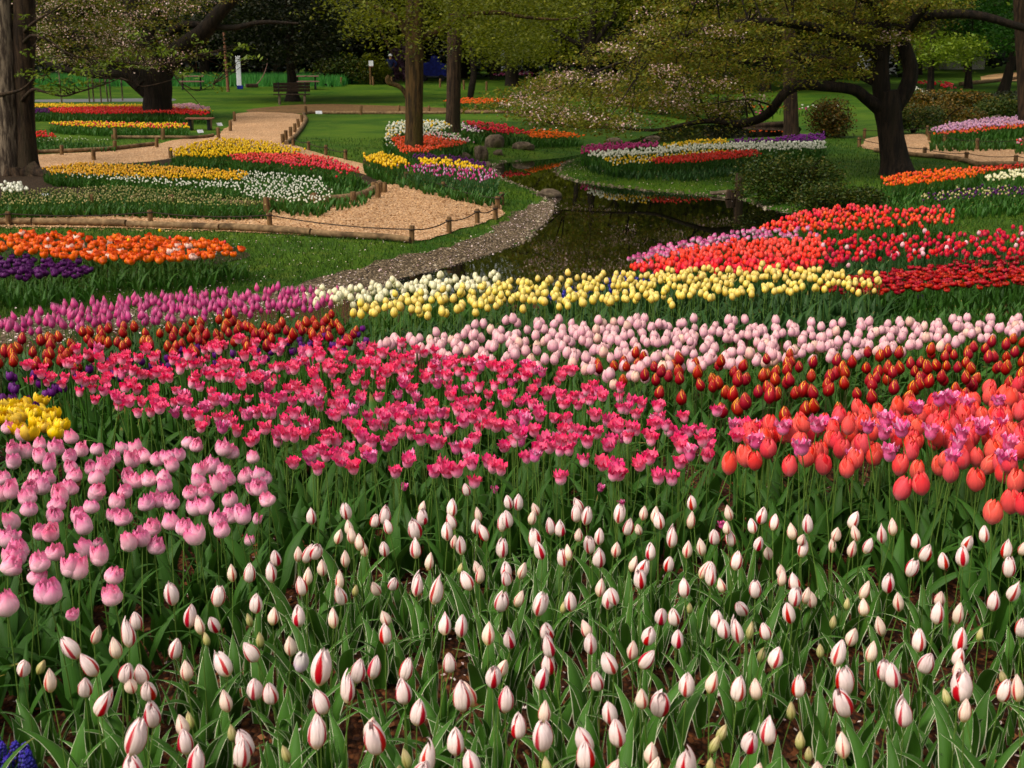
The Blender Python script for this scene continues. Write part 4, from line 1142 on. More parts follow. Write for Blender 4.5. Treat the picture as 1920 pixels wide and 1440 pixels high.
def bed(name, label, px, hs, sp, shape, petals, leafshape='mid', leafkey='leaf', nleaf=2, stem='stem', parts=True, most=300, keep=1.0, sc=1.0, hv=.1, group=None, tilt=.12, cat=None):
    """a drift of one kind of tulip; petals: [(petal key, share)]; the nearest MOST stand as things of their own, the rest in one mass"""
    hs = hs * PS
    P = bed_points(px, hs, sp, keep)
    most = max(0, min(most, 300 - CNT.get(name, 0)))
    keys = [k for k, w in petals]; ws = [w for k, w in petals]
    group = group or label
    if parts:
        for p in P[:most]:
            k = rng.choices(keys, ws)[0]
            tulip(name, label, group, p, hs * rng.gauss(1, hv * .6), shape, k, leafshape, leafkey, nleaf, sc * rng.uniform(.9, 1.1), stem, tilt)
    else:
        var = {}
        for k in keys:
            gs = small_variants(shape, 5, hs, leafshape, nleaf, len(name) + 3, sc * PS)
            var[k] = (gs, [mesh(name, g, [PM[k], M[leafkey]]) for g in gs])
        for p in P[:most]:
            k = rng.choices(keys, ws)[0]
            CNT[name] = CNT.get(name, 0) + 1
            q = rng.gauss(1, hv * .6)
            tag(link(name, rng.choice(var[k][1]), None, p, (0, 0, rng.uniform(0, 6.28)), (q, q, q)), label, "tulip", group)
    rest = P[most:]
    if len(rest):
        if parts:
            gs0 = {k: small_variants(shape, 5, hs, leafshape, nleaf, 5, sc * PS) for k in keys}
        else:
            gs0 = {k: var[k][0] for k in keys}
        g = Geo()
        for p in rest:
            i = rng.choices(range(len(keys)), ws)[0]
            src = rng.choice(gs0[keys[i]])
            off = g.n
            R = rotz(rng.uniform(0, 6.28)); q = rng.gauss(1, hv * .6)
            for V, U in zip(src.V, src.U):
                g.V.append((V * q) @ R.T + p); g.U.append(U); g.n += len(V)
            for Fa, Mi in zip(src.F, src.M):
                g.F.append(Fa + off); g.M.append(np.where(Mi == 0, i, len(keys)))
        tag(link(name + "_mass", mesh(name + "_mass", g, [PM[k] for k in keys] + [M[leafkey]])), "dense mass of " + label, "tulips", None, "stuff")
    print("BED", name, len(P), round(float(P[:, 1].min()), 1), round(float(P[:, 1].max()), 1))

def foliage(name, label, px, hs, sp, leafshape='mid', leafkey='leaf', n=3, lsc=1.0):
    """tulip leaves that stand in a bed without flowers in view, one uncountable mass"""
    hs *= PS * 1.1
    P = bed_points(px, hs, sp)
    g = Geo()
    for p in P:
        a0 = rng.uniform(0, 6.28)
        for j in range(n):
            g.join(rng.choice(LV[leafshape]), rotz(a0 + j * 2.3), p, lsc * rng.uniform(.7, 1.15) * hs / .25, 0)
    tag(link(name, mesh(name, g, M[leafkey])), label, "leaves", None, "stuff")
# ------------------------------------------------------------------ tulip beds
S_W = """323,1109r 405,1112r 353,1151w 376,1163n 406,1160w 388,1187b 323,1208w 350,1247n 427,1240r 478,1124w 470,1151b 487,1189b 480,1212w 477,1282w 426,1303n
40,1239w 69,1237b 92,1267n 143,1207r 174,1180n 178,1238w 158,1276w 180,1310w 255,1154w 241,1186w 218,1206n 230,1249w 246,1269n 267,1253w 279,1282w 286,1332r 345,1349n 357,1338b 348,1381w 435,1359b 242,1385R 467,1383w 451,1406w 362,1422w 250,1436r
509,1069w 567,1092w 575,1073n 636,1081n 641,1108w 664,1095b 510,1146n 559,1150w 625,1151n 545,1202n 561,1232l 597,1255R 709,1091n 734,1081w 779,1094w 812,1108W 727,1146n 722,1181w 834,1164w 864,1169w 915,1182n 958,1186w 937,1121r 968,1113n 882,1082w 898,1070n 951,1073w
667,1251w 696,1245w 756,1247w 650,1288w 759,1290w 843,1233w 937,1239n 923,1260r 509,1290w 608,1307w 781,1329w 868,1302W 886,1294n 947,1304w 592,1372W 600,1349n 688,1354n 707,1380R 855,1383w 972,1354w 540,1398b 748,1427b 766,1411b 799,1419w 785,1432w 888,1422w
1008,1129r 1071,1121w 1055,1127b 1124,1094n 1140,1118w 1155,1109w 1202,1081r 1284,1096w 1293,1127b 1332,1075w 1357,1087n 1417,1096r 1397,1127w 1028,1172w 1033,1204w 1029,1238w 1012,1264w 1104,1169n 1108,1198w 1239,1144w 1267,1148w 1271,1189w 1213,1181w 1185,1208n 1202,1224w 1151,1234w 1123,1265w
1345,1154w 1360,1170w 1387,1180w 1405,1174b 1440,1173w 1451,1225w 1426,1216b 1288,1277w 1331,1269n 1383,1285w 1420,1281n 1205,1297n 1235,1311R 1020,1324n 1147,1327w 1162,1368w 1017,1375R 1105,1380w 1100,1411W 1220,1400n 1348,1359b 1334,1381b 1332,1419b 1404,1377w 1439,1364w 1028,1427b 1289,1430W 1220,1430n 1140,1432n 1417,1437n
1466,1075n 1493,1083w 1490,1112r 1484,1143w 1511,1107n 1524,1114n 1589,1120b 1617,1098n 1622,1129n 1666,1087r 1688,1121n 1562,1155b 1656,1165n 1594,1183n 1540,1208b 1568,1221w 1632,1213n 1762,1111n 1758,1144w 1796,1144n 1863,1120w 1897,1101w 1837,1177b 1725,1195w 1732,1232w 1799,1196w 1796,1221w 1800,1247n 1660,1247r 1679,1260w
1498,1278w 1587,1273R 1590,1312R 1485,1321b 1697,1332W 1805,1286R 1781,1294b 1809,1321n 1880,1285w 1912,1284n 1887,1255b 1585,1388n 1502,1375b 1518,1396b 1535,1437n 1917,1166w
877,911w 584,963w 651,954r 631,997n 656,982n 660,997n 674,1010n 684,1022n 700,968w 720,962r 730,980w 722,1022w 647,1041n 604,1057n 518,1038w 509,1062n 558,1031n 570,1033w 588,1025r 789,941n 792,963r 782,989R 847,950w 851,971w 839,992w 850,1007n 865,1019w 779,1025w 803,1046n 861,1055b 898,1055n
899,958n 893,979w 912,992w 941,976w 954,968w 941,1024r 956,934w 971,937w 950,1062w 975,1062n 996,962n 1008,946n 1034,982w 1051,985w 1084,992n 1090,940w 1098,963r 1082,958w 1005,1007r 1017,1027w 1067,1029n 1058,1041r 1107,1016r 1123,1000w 1124,1041W 1160,960r 1175,982w 1200,981n 1206,954n 1228,960n 1239,971w 1299,937w 1295,970n
1154,1023n 1220,1029w 1259,1005w 1288,1024n 1252,1049w 1184,1048n 1318,1020n 1341,1000w 1373,1003w 1364,980n 1370,954n 1414,979w 1426,962w 1450,973w 1420,1010w 1443,1026n 1379,1046w 1315,1062n 1332,1062w 1197,1065r 1488,989n 1516,979w 1502,999n 1503,1022r 1596,970w 1567,992n 1562,1014n 1609,992n 1596,1022n 1623,1016w 1656,997w 1676,983n 1719,1007w 1731,1029w
1848,996w 1886,1025w 1916,1019n 1773,1045w 1809,1012w 1807,1040r 1705,1057r 1893,1059r 1466,1062n 435,1067n 466,1068w"""
S_P = """135,818 10,801 40,815 25,840 49,847 25,865 76,855 92,867 104,840 74,831 150,842 180,840 130,854 134,873 137,889 173,873 190,877 182,894 202,865 213,855 232,838 256,839 247,861 273,854 292,859 316,854 325,870 336,851 350,828 366,832 418,842 436,847 476,855
8,893 22,919 4,924 64,893 90,893 53,912 79,912 55,929 52,951 130,911 115,928 104,943 102,962 180,915 177,924 172,946 147,966 161,984 234,919 242,893 254,900 281,897 306,894 310,908 372,880 396,874 375,898 357,919 384,917 417,885 427,893 411,908 460,893 487,887 484,912 432,934
275,941 297,934 319,938 365,951 388,947 217,940 215,960 232,967 320,976 286,986 266,1005 344,986 370,1003 242,1015 289,1020 417,990 432,963 456,966 479,967s 466,1007s 406,973 26,976 76,994 96,994 14,1010 102,1031 35,1028 26,1044 13,1059 76,1052 165,1025 185,1041 182,1007s 130,1062 146,1067 208,1075 62,1076 91,1109L 213,1113 134,1142s 13,1133L 498,891 488,912 505,932"""
S_C = """1480,884 1510,870 1544,880 1589,881 1686,912 1730,917 1686,873 1719,880 1782,886 1860,957 1897,937 1891,887 1831,905 1366,880 1416,867 1400,860 1440,850 1412,815 1435,820 1470,815 1905,905 1918,950 1600,870 1575,840 1530,845 1495,835"""
LOOK = {'w': ("closed white tulip with red flame on each petal", 'w', 'striped'), 'n': ("slim half grown cream tulip with a faint reddish line", 'n', 'cream'),
        'b': ("small unopened greenish bud among the white and red tulips", 'b', 'bud'), 'r': ("white and red tulip opening at a ragged tip", 'r', 'striped'), 'l': ("pale lilac cup shaped tulip alone among the white and red ones", 'r', 'lilac')}
used_px = []
for tok in S_W.split():
    c = tok[-1]; x, y = map(float, tok[:-1].split(','))
    big = c.isupper(); c = c.lower()
    lab, shape, pk = LOOK[c]
    hs = .235 + .045 * rng.random() + (.03 if y < 1000 else 0) - (.05 if c == 'b' else 0)
    p = gp(x, y, hs + .028)
    row = "by the front edge" if y > 1290 else "by the double pink tulips" if x < 560 else "below the coral tulips" if (x > 1340 and y < 1080) else "next to the fringed pink tulips" if y < 1060 else "in the middle of the bed"
    if x == 877 and y == 911: lab, row = "lone tall white and red tulip standing up before the fringed pink ones", ""
    if c == 'l': row = ""
    if big: lab = lab.replace("white", "large white", 1)
    lab = (lab + " " + row).strip()
    tulip("striped_tulip", lab, lab, p, hs, shape, pk, 'margin', 'leaf_margin', 4 if c != 'b' else 3, (1.16 if big else .97) * rng.uniform(.93, 1.07), 'stem', .18)
# leaves of plants without flower in the striped bed
nbp = gpoly([(-80, 1470), (2000, 1470), (2000, 1070), (1700, 1070), (1500, 1020), (1200, 985), (900, 985), (560, 985), (500, 1080), (300, 1150), (150, 1220), (-80, 1240)], .12)
for p in fill(nbp, .15):
    if rng.random() < .62:
        z = float(H(p[0], p[1])); lab = "leafy white edged tulip plant without flower among the striped tulips"
        t = thing("leafy_tulip_plant", lab, "tulip", (p[0], p[1], z), rng.uniform(0, 6.28), lab)
        for i in range(3):
            q = PS * rng.uniform(.65, 1.1)
            link("leaf", rng.choice(leaf_meshes('margin', 'leaf_margin')), t, (0, 0, -.01), (0, 0, i * 2.1 + rng.random()), (q, q, q))
for tok in S_P.split():
    c = tok[-1] if tok[-1].isalpha() else 'm'
    x, y = map(float, tok.rstrip('sL').split(','))
    hs = .29 + .04 * rng.random() + (-.08 if c == 's' else 0)
    lab = {'m': "pale to rose pink double tulip with rounded many petalled bloom", 's': "small half open pink tulip among the double pink ones", 'L': "large full double pink tulip in the front row"}[c]
    if x == 479: lab = "nodding pale pink tulip on a bent stem at the edge of the double pink ones"
    elif c == 'm': lab += " near the yellow tulips" if y < 860 and x < 240 else " by the fringed pink tulips" if x > 360 else " in the front rows" if y > 985 else ""
    tulip("double_pink_tulip", lab, lab, gp(x, y, hs + .022), hs, 'double_pink', 'double_pink', 'leaf', 'leaf', 4, {'m': 1.0, 's': .62, 'L': 1.2}[c] * rng.uniform(.97, 1.16), 'stem', .14)
for i, (x, y) in enumerate([(18, 762), (50, 762), (72, 752), (12, 785), (40, 785), (60, 775), (78, 772), (100, 780), (110, 800), (82, 800), (30, 805), (55, 815), (98, 812), (8, 770), (66, 795), (-20, 790), (-10, 760), (30, 770)]):
    tulip("double_yellow_tulip", "bright yellow double tulip in the clump between pink tulips", "clump of yellow double tulips", gp(x, y, .32), .30, 'yellow_double', 'bright_yellow', 'leaf', 'leaf', 3, rng.uniform(.85, 1.05), 'stem', .25)
for tok in S_C.split():
    x, y = map(float, tok.split(','))
    tulip("coral_tulip", "large coral red tulip on the front edge of the coral bed", "coral tulips", gp(x, y, .375), .34 + .03 * rng.random(), 'coral', 'coral', 'leaf', 'leaf', 3, rng.uniform(1.05, 1.2), 'stem', .1)
bed("coral_tulip", "large coral red tulip in the dense coral bed", [(1395, 800), (1490, 790), (1560, 785), (1640, 775), (1740, 760), (1830, 738), (1960, 715), (1980, 900), (1860, 890), (1800, 850), (1700, 845), (1600, 835), (1500, 822), (1400, 830)], .5, .07, 'coral', [('coral', 1)], 'leaf', 'leaf', 3, sc=1.14, group="coral tulips", tilt=.14)
bed("fringed_pink_tulip", "cool pink fringed tulip standing among the coral ones", [(1400, 800), (1560, 775), (1700, 750), (1800, 740), (1900, 755), (1900, 850), (1830, 870), (1680, 860), (1560, 850), (1420, 860)], .57, .15, 'fuchsia', [('fuchsia_cool', 1)], 'leaf', 'leaf', 2, sc=1.12, keep=.85)
FUCH = [(0, 700), (60, 692), (150, 668), (300, 658), (400, 652), (560, 652), (720, 648), (800, 655), (900, 675), (1060, 690), (1115, 720), (1230, 750), (1330, 790), (1420, 775), (1440, 800), (1370, 830), (1325, 850), (1290, 875), (1170, 880), (1080, 880), (960, 860), (860, 882), (740, 862), (620, 885), (560, 855), (520, 822), (440, 812), (320, 780), (200, 765), (150, 720), (60, 705)]
bed("fringed_pink_tulip", "hot pink fringed tulip with paler base in the broad pink bed", FUCH, .5, .094, 'fuchsia', [('fuchsia', .9), ('fuchsia_cool', .1)], 'leaf', 'leaf', 3, most=420, sc=1.0, hv=.12, tilt=.15, group="fringed pink tulips")
bed("fringed_pink_tulip", "stunted pink fringed tulip low between the leaves", [(560, 900), (740, 890), (960, 890), (1200, 900), (1480, 960), (1460, 985), (1200, 940), (960, 920), (720, 930), (600, 910)], .3, .3, 'fuchsia', [('fuchsia_cool', 1)], 'leaf', 'leaf', 2, sc=.6, tilt=.3)
bed("flame_tulip", "dark red tulip with yellow orange petal edges near the coral tulips", [(1112, 672), (1200, 664), (1340, 678), (1450, 668), (1560, 668), (1700, 652), (1800, 650), (1960, 625), (1960, 730), (1850, 742), (1700, 750), (1620, 745), (1550, 768), (1480, 775), (1350, 762), (1270, 735), (1200, 715), (1130, 690)], .47, .13, 'flame', [('flame', 1)], 'mid', 'leaf', 3, 'stem_dark', sc=1.3, keep=.95)
bed("flame_tulip", "dark red tulip with yellow orange petal edges among purple ones", [(0, 640), (150, 618), (300, 622), (330, 598), (440, 598), (500, 605), (630, 592), (672, 602), (672, 640), (560, 640), (480, 655), (280, 662), (250, 650), (200, 668), (70, 688), (-20, 680)], .5, .115, 'flame', [('flame', 1)], 'mid', 'leaf', 3, 'stem_dark', sc=1.32, keep=.85)
bed("purple_tulip", "deep purple tulip half hidden behind the fringed pink ones", [(0, 700), (200, 680), (340, 655), (500, 640), (680, 618), (705, 640), (600, 655), (400, 672), (200, 705), (60, 760), (0, 760)], .44, .11, 'cupped', [('purple', 1)], 'mid', 'leaf', 3, keep=.8)
bed("pale_pink_tulip", "pale pink oval tulip in the wide band behind the flame edged ones", [(700, 645), (760, 630), (900, 612), (1000, 604), (1150, 602), (1300, 602), (1500, 606), (1650, 604), (1830, 598), (1960, 606), (1960, 628), (1750, 648), (1600, 665), (1450, 676), (1250, 700), (1180, 715), (1110, 705), (1080, 686), (900, 672), (790, 662), (720, 664)], .45, .106, 'oval', [('pale_pink', .9), ('pale_peach', .1)], 'mid', 'leaf', 3, most=330, sc=1.3)
bed("pointed_magenta_tulip", "slender magenta tulip with pointed petals before the gravel shore", [(-40, 605), (130, 572), (330, 550), (500, 545), (640, 548), (640, 566), (560, 578), (400, 588), (300, 598), (130, 612), (-40, 622)], .5, .1, 'lily', [('lily', 1)], 'mid', 'leaf_grey', 2, tilt=.16, sc=1.05)
bed("white_tulip", "cream white tulip at the pond edge behind the yellow ones", [(540, 552), (640, 540), (740, 528), (820, 520), (905, 518), (960, 522), (900, 540), (760, 552), (660, 568), (600, 570)], .5, .12, 'oval', [('cream_white', 1)], 'mid', 'leaf', 3, sc=1.35)
bed("yellow_tulip", "soft yellow oval tulip in the long yellow band by the pond", [(650, 575), (720, 562), (860, 542), (960, 524), (1100, 518), (1230, 508), (1300, 504), (1480, 503), (1660, 517), (1640, 536), (1480, 543), (1330, 556), (1150, 568), (900, 580), (750, 588), (660, 588)], .5, .128, 'oval', [('yellow', 1)], 'mid', 'leaf_grey', 3, most=320, sc=1.3, keep=.97)
foliage("tulip_leaves", "tulip leaves standing in front of the yellow tulips", [(670, 600), (900, 590), (1150, 580), (1480, 558), (1640, 560), (1640, 600), (1400, 604), (1000, 606), (700, 620)], .2, .12, 'mid', 'leaf_grey', 4)
bed("grape_hyacinth", "deep blue grape hyacinth between the yellow tulips", [(1010, 552), (1080, 540), (1160, 514), (1235, 514), (1220, 540), (1120, 545), (1040, 562)], .3, .1, 'cupped', [('blue', 1)], 'far', 'leaf', 2, parts=False, sc=.85)
bed("coral_red_tulip", "bright coral red tulip in the dense drift at the water corner", [(1178, 500), (1230, 478), (1330, 458), (1450, 448), (1545, 442), (1540, 495), (1480, 506), (1300, 506), (1220, 506)], .45, .085, 'oval', [('red_coral', 1)], 'far', 'leaf', 2, parts=False, most=300, sc=1.35)
bed("rose_edged_tulip", "white tulip with rose pink edges along the pond bank", [(1176, 482), (1240, 463), (1330, 443), (1420, 433), (1535, 431), (1535, 441), (1400, 448), (1270, 470), (1200, 490)], .5, .1, 'cupped', [('rose_edge', 1)], 'far', 'leaf', 2, parts=False, sc=1.25)
bed("orange_red_tulip", "orange red tulip in the farthest drift of the pond bank bed", [(1415, 432), (1500, 402), (1560, 392), (1680, 394), (1750, 386), (1792, 396), (1785, 412), (1700, 422), (1560, 430), (1500, 436)], .5, .1, 'oval', [('red_coral', .6), ('red_orange', .4)], 'far', 'leaf', 3, parts=False, most=300, sc=1.25)
bed("rose_red_tulip", "rose red tulip flushed with pale pink behind the dark red ones", [(1540, 447), (1650, 438), (1750, 442), (1840, 432), (1990, 425), (1990, 476), (1750, 478), (1640, 484), (1560, 494)], .5, .115, 'oval', [('red_pink', .94), ('pale_pink', .06)], 'far', 'leaf_grey', 3, parts=False, most=300, sc=1.3)
bed("dark_red_tulip", "low dark red double tulip with flat bloom", [(1535, 534), (1600, 518), (1700, 503), (1800, 488), (1990, 478), (1990, 522), (1800, 536), (1700, 542), (1640, 546), (1560, 542)], .34, .11, 'lowred', [('dark_red', 1)], 'far', 'leaf', 3, parts=False, most=300, sc=1.25, tilt=.12)
foliage("tulip_leaves", "green leaf mass in front of the dark red tulips", [(1560, 560), (1700, 556), (1990, 530), (1990, 566), (1700, 586), (1600, 590)], .18, .12, 'far', 'leaf', 4)
bed("double_orange_tulip", "bright orange double tulip in the lawn bed below the path", [(-60, 440), (60, 440), (200, 444), (330, 444), (430, 458), (462, 466), (430, 474), (350, 488), (200, 490), (120, 480), (-60, 460)], .42, .115, 'orange', [('orange', .92), ('pale_peach', .08)], 'mid', 'leaf', 3, sc=1.15, tilt=.16)
bed("orange_pink_tulip", "tall salmon tulip standing above the orange double ones", [(0, 434), (200, 430), (440, 440), (440, 455), (200, 446), (0, 448)], .52, .42, 'oval', [('pale_peach', .4), ('rose', .5), ('bright_yellow', .1)], 'mid', 'leaf', 2, keep=.6)
bed("double_purple_tulip", "dark purple double tulip beside the orange ones on the lawn", [(-60, 484), (60, 482), (150, 494), (182, 506), (120, 514), (-60, 520)], .4, .115, 'orange', [('deep_purple', 1)], 'mid', 'leaf', 3, sc=.98, tilt=.16)
sheet("bed_soil", gpoly([(-100, 545), (0, 545), (120, 535), (200, 525), (260, 512), (360, 508), (450, 490), (470, 476), (400, 452), (200, 448), (-100, 450)]), .01, .2, M['soil'])

foliage("tulip_leaves", "green tulip leaves between the pointed magenta and the flame edged tulips", [(-60, 640), (150, 625), (330, 605), (560, 592), (700, 580), (700, 640), (560, 640), (280, 660), (-60, 690)], .22, .11, 'mid', 'leaf', 3)
# path island bed
ISL = dict(leafshape='far', leafkey='leaf', parts=False)
bed("bright_yellow_tulip", "bright yellow tulip at the head of the path island bed", [(320, 280), (370, 266), (430, 258), (520, 268), (572, 282), (556, 286), (440, 288), (390, 292), (335, 290)], .42, 0.111, 'far', [('bright_yellow', 1)], nleaf=3, sc=1.12, **ISL)
bed("rose_tulip", "rose red tulip on the curved end of the path island bed", [(428, 290), (500, 286), (560, 287), (620, 296), (678, 319), (660, 322), (600, 312), (520, 304), (450, 299)], .45, 0.089, 'far', [('rose', 1)], nleaf=3, sc=1.02, **ISL)
bed("white_daffodil", "small white narcissus in the middle of the path island bed", [(440, 314), (520, 322), (600, 330), (628, 358), (600, 378), (540, 376), (470, 366), (430, 350), (340, 345), (200, 334), (90, 322), (100, 316), (340, 334), (450, 336)], .3, 0.096, 'far', [('white', 1)], nleaf=4, sc=0.7, keep=.55, **ISL)
bed("amber_tulip", "amber yellow tulip in the long strip of the path island bed", [(78, 314), (150, 304), (350, 312), (466, 322), (452, 334), (350, 331), (200, 326), (100, 322)], .36, 0.078, 'far', [('amber', .9), ('bright_yellow', .1)], nleaf=3, sc=0.84, **ISL)
bed("white_tulip", "large white tulip at the foot of the grey double trunk", [(0, 344), (48, 342), (52, 352), (20, 358), (0, 356)], .4, 0.118, 'far', [('white', 1)], nleaf=3, sc=1.21, **ISL)
bed("budding_tulip", "tulip still in pale green bud along the log edging", [(-40, 358), (200, 346), (340, 352), (480, 372), (500, 380), (420, 382), (200, 376), (-40, 382)], .3, 0.085, 'far', [('green_bud', .8), ('bud', .2)], nleaf=4, sc=0.62, keep=.8, most=200, **ISL)
foliage("tulip_leaves", "tulip leaves filling the rounded end of the path island bed", [(600, 330), (680, 326), (706, 345), (690, 362), (630, 376), (600, 350)], .2, .14, 'far', 'leaf', 4)
foliage("tulip_leaves", "flowerless tulip leaves in the path island bed", [(200, 300), (330, 296), (430, 302), (440, 318), (300, 312), (200, 308)], .2, .16, 'far', 'leaf', 4)
bed("rose_tulip", "stray red tulip in the flowerless part of the path island bed", [(560, 312), (690, 345), (640, 348), (480, 302), (350, 306)], .42, 0.555, 'far', [('red', 1)], nleaf=2, keep=.5, **ISL)
# lawn beds farther left
FARB = dict(leafshape='far', leafkey='leaf', parts=False, nleaf=2)
bed("amber_tulip", "far yellow tulip in the back row of the left lawn bed", [(-60, 196), (66, 194), (200, 196), (310, 196), (400, 206), (380, 207), (300, 199), (-60, 200)], .4, 0.118, 'far', [('bright_yellow', 1)], sc=1.12, most=150, **FARB)
bed("red_tulip", "far bright red tulip in front of the yellow back row", [(90, 202), (200, 200), (310, 200), (395, 210), (385, 214), (300, 210), (180, 212), (95, 209)], .4, 0.111, 'far', [('red', .9), ('rose', .1)], sc=1.21, most=200, **FARB)
bed("purple_tulip", "far dark purple tulip left of the red back row", [(-60, 203), (66, 203), (92, 203), (94, 210), (-60, 212)], .4, 0.118, 'far', [('deep_purple', 1)], sc=1.12, most=100, **FARB)
bed("pink_tulip", "far soft pink tulip behind the cherry trunk", [(318, 196), (360, 194), (394, 202), (392, 206), (330, 202)], .42, 0.118, 'far', [('pink_far', 1)], sc=1.21, most=100, **FARB)
bed("amber_tulip", "yellow and red tulip in the long row before the cherry trunk", [(92, 229), (150, 227), (260, 230), (350, 231), (356, 238), (280, 238), (180, 236), (110, 233)], .36, 0.111, 'far', [('bright_yellow', .62), ('rose', .38)], sc=1.07, most=200, **FARB)
bed("red_tulip", "red tulip right of the grey trunk in the left lawn bed", [(-40, 246), (68, 245), (96, 248), (106, 255), (80, 256), (-40, 256)], .36, 0.111, 'far', [('red', .8), ('rose', .2)], sc=1.07, most=100, **FARB)
foliage("tulip_leaves", "small white budded leaves beside the chip path corner", [(70, 262), (110, 257), (200, 262), (215, 268), (120, 270), (70, 272)], .24, .16, 'far', 'leaf', 3)
bed("white_daffodil", "tiny white flower over the leaves by the path corner", [(72, 258), (110, 254), (205, 259), (210, 262), (120, 262), (70, 264)], .3, 0.222, 'far', [('white', 1)], sc=0.47, **FARB)
# beds round the two trunks at the stream
bed("white_tulip", "white tulip with creamy daffodils behind the mossy trunk", [(725, 232), (760, 226), (830, 226), (850, 236), (820, 244), (740, 252), (722, 262)], .5, 0.126, 'far', [('white', .8), ('bright_yellow', .2)], sc=1.16, most=120, **FARB)
bed("white_daffodil", "small white and yellow daffodil left of the orange red drift", [(722, 246), (742, 250), (738, 275), (726, 272)], .35, 0.148, 'far', [('white', .7), ('bright_yellow', .3)], sc=0.84, most=120, **FARB)
bed("orange_red_tulip", "orange red tulip around the mossy trunk", [(734, 258), (780, 252), (830, 257), (880, 266), (840, 274), (796, 284), (752, 284)], .42, 0.089, 'far', [('red_orange', 1)], sc=1.07, most=250, **FARB)
bed("pink_tulip", "pale pink tulip behind the orange red drift", [(790, 244), (840, 248), (888, 262), (880, 266), (830, 257), (790, 253)], .46, 0.118, 'far', [('pink_far', .5), ('white', .5)], sc=0.98, most=120, **FARB)
bed("mauve_tulip", "white and mauve tulip between the brown trunk and the red drift", [(866, 232), (888, 236), (904, 246), (880, 244), (866, 242)], .46, 0.126, 'far', [('white', .5), ('mauve', .5)], sc=1.02, most=60, **FARB)
bed("red_tulip", "red tulip drift above the stream boulders", [(868, 226), (930, 232), (985, 245), (1000, 250), (940, 248), (890, 238)], .45, 0.111, 'far', [('red', .8), ('red_orange', .2)], sc=1.21, most=150, **FARB)
bed("double_orange_tulip", "far orange tulip drift on the opposite stream bank", [(980, 246), (1020, 243), (1060, 246), (1098, 254), (1060, 256), (1000, 257)], .36, 0.104, 'fardouble', [('orange', 1)], sc=0.93, most=200, **FARB)
bed("bright_yellow_tulip", "bright yellow tulip right beside the mossy trunk foot", [(683, 293), (710, 286), (750, 294), (770, 305), (730, 312), (695, 302)], .45, 0.111, 'far', [('bright_yellow', .95), ('amber', .05)], sc=1.30, **ISL, nleaf=3)
bed("bright_yellow_tulip", "bright yellow tulip behind the magenta drift by the trunk", [(786, 296), (840, 298), (905, 312), (900, 318), (840, 308), (790, 306)], .45, 0.111, 'far', [('bright_yellow', .9), ('amber', .1)], sc=1.21, **ISL, nleaf=2)
bed("magenta_tulip", "mauve magenta tulip in the drift above the path corner", [(742, 308), (800, 306), (870, 314), (925, 316), (934, 330), (905, 338), (850, 330), (780, 320)], .45, .125, 'lily', [('magenta', .6), ('mauve', .4)], 'far', 'leaf_grey', 3, parts=False, most=300, sc=0.74)
bed("purple_tulip", "dark purple tulip behind the yellow ones at the stream", [(770, 288), (850, 292), (915, 306), (910, 312), (850, 302), (780, 296)], .38, 0.104, 'far', [('deep_purple', 1)], sc=1.02, most=120, **FARB)
foliage("tulip_leaves", "tall tulip leaves below the magenta drift", [(720, 318), (800, 330), (880, 342), (930, 345), (945, 362), (900, 362), (820, 346), (740, 326)], .25, .14, 'mid', 'leaf', 4)
# pond island
bed("magenta_tulip", "magenta tulip on the near tip of the pond island bed", [(1090, 276), (1130, 270), (1232, 267), (1234, 274), (1150, 280), (1092, 286)], .42, 0.096, 'far', [('magenta', 1)], sc=1.12, most=150, **FARB)
bed("white_tulip", "white tulip in the long band across the pond island bed", [(1100, 284), (1180, 280), (1260, 273), (1400, 266), (1545, 264), (1550, 276), (1440, 279), (1330, 277), (1220, 287), (1140, 293), (1108, 290)], .42, 0.100, 'far', [('white', 1)], sc=1.12, most=300, **FARB)
bed("amber_tulip", "yellow tulip at the back of the pond island bed", [(1242, 270), (1300, 263), (1360, 261), (1362, 268), (1300, 271), (1246, 275)], .44, 0.104, 'far', [('bright_yellow', .7), ('amber', .3)], sc=1.12, most=120, **FARB)
bed("bright_yellow_tulip", "small yellow tulip before the white band on the pond island", [(1130, 296), (1225, 289), (1330, 279), (1390, 280), (1300, 290), (1235, 296), (1215, 304), (1150, 307)], .36, 0.111, 'far', [('bright_yellow', .8), ('white', .2)], sc=0.88, most=150, **FARB)
bed("orange_red_tulip", "orange red tulip in front of the pond island bed", [(1212, 298), (1260, 292), (1350, 283), (1420, 281), (1425, 288), (1380, 294), (1300, 301), (1240, 303)], .36, 0.081, 'far', [('red_orange', 1)], sc=1.02, most=300, **FARB)
bed("purple_tulip", "purple tulip at the far end of the pond island bed", [(1370, 262), (1440, 260), (1500, 252), (1546, 250), (1546, 262), (1440, 266), (1375, 266)], .4, 0.096, 'far', [('purple', 1)], sc=1.12, most=200, **FARB)
foliage("tulip_leaves", "green leaf skirt along the front of the pond island bed", [(1092, 296), (1140, 308), (1250, 312), (1400, 302), (1440, 294), (1440, 306), (1300, 322), (1180, 318), (1110, 308)], .22, .13, 'far', 'leaf_grey', 4)
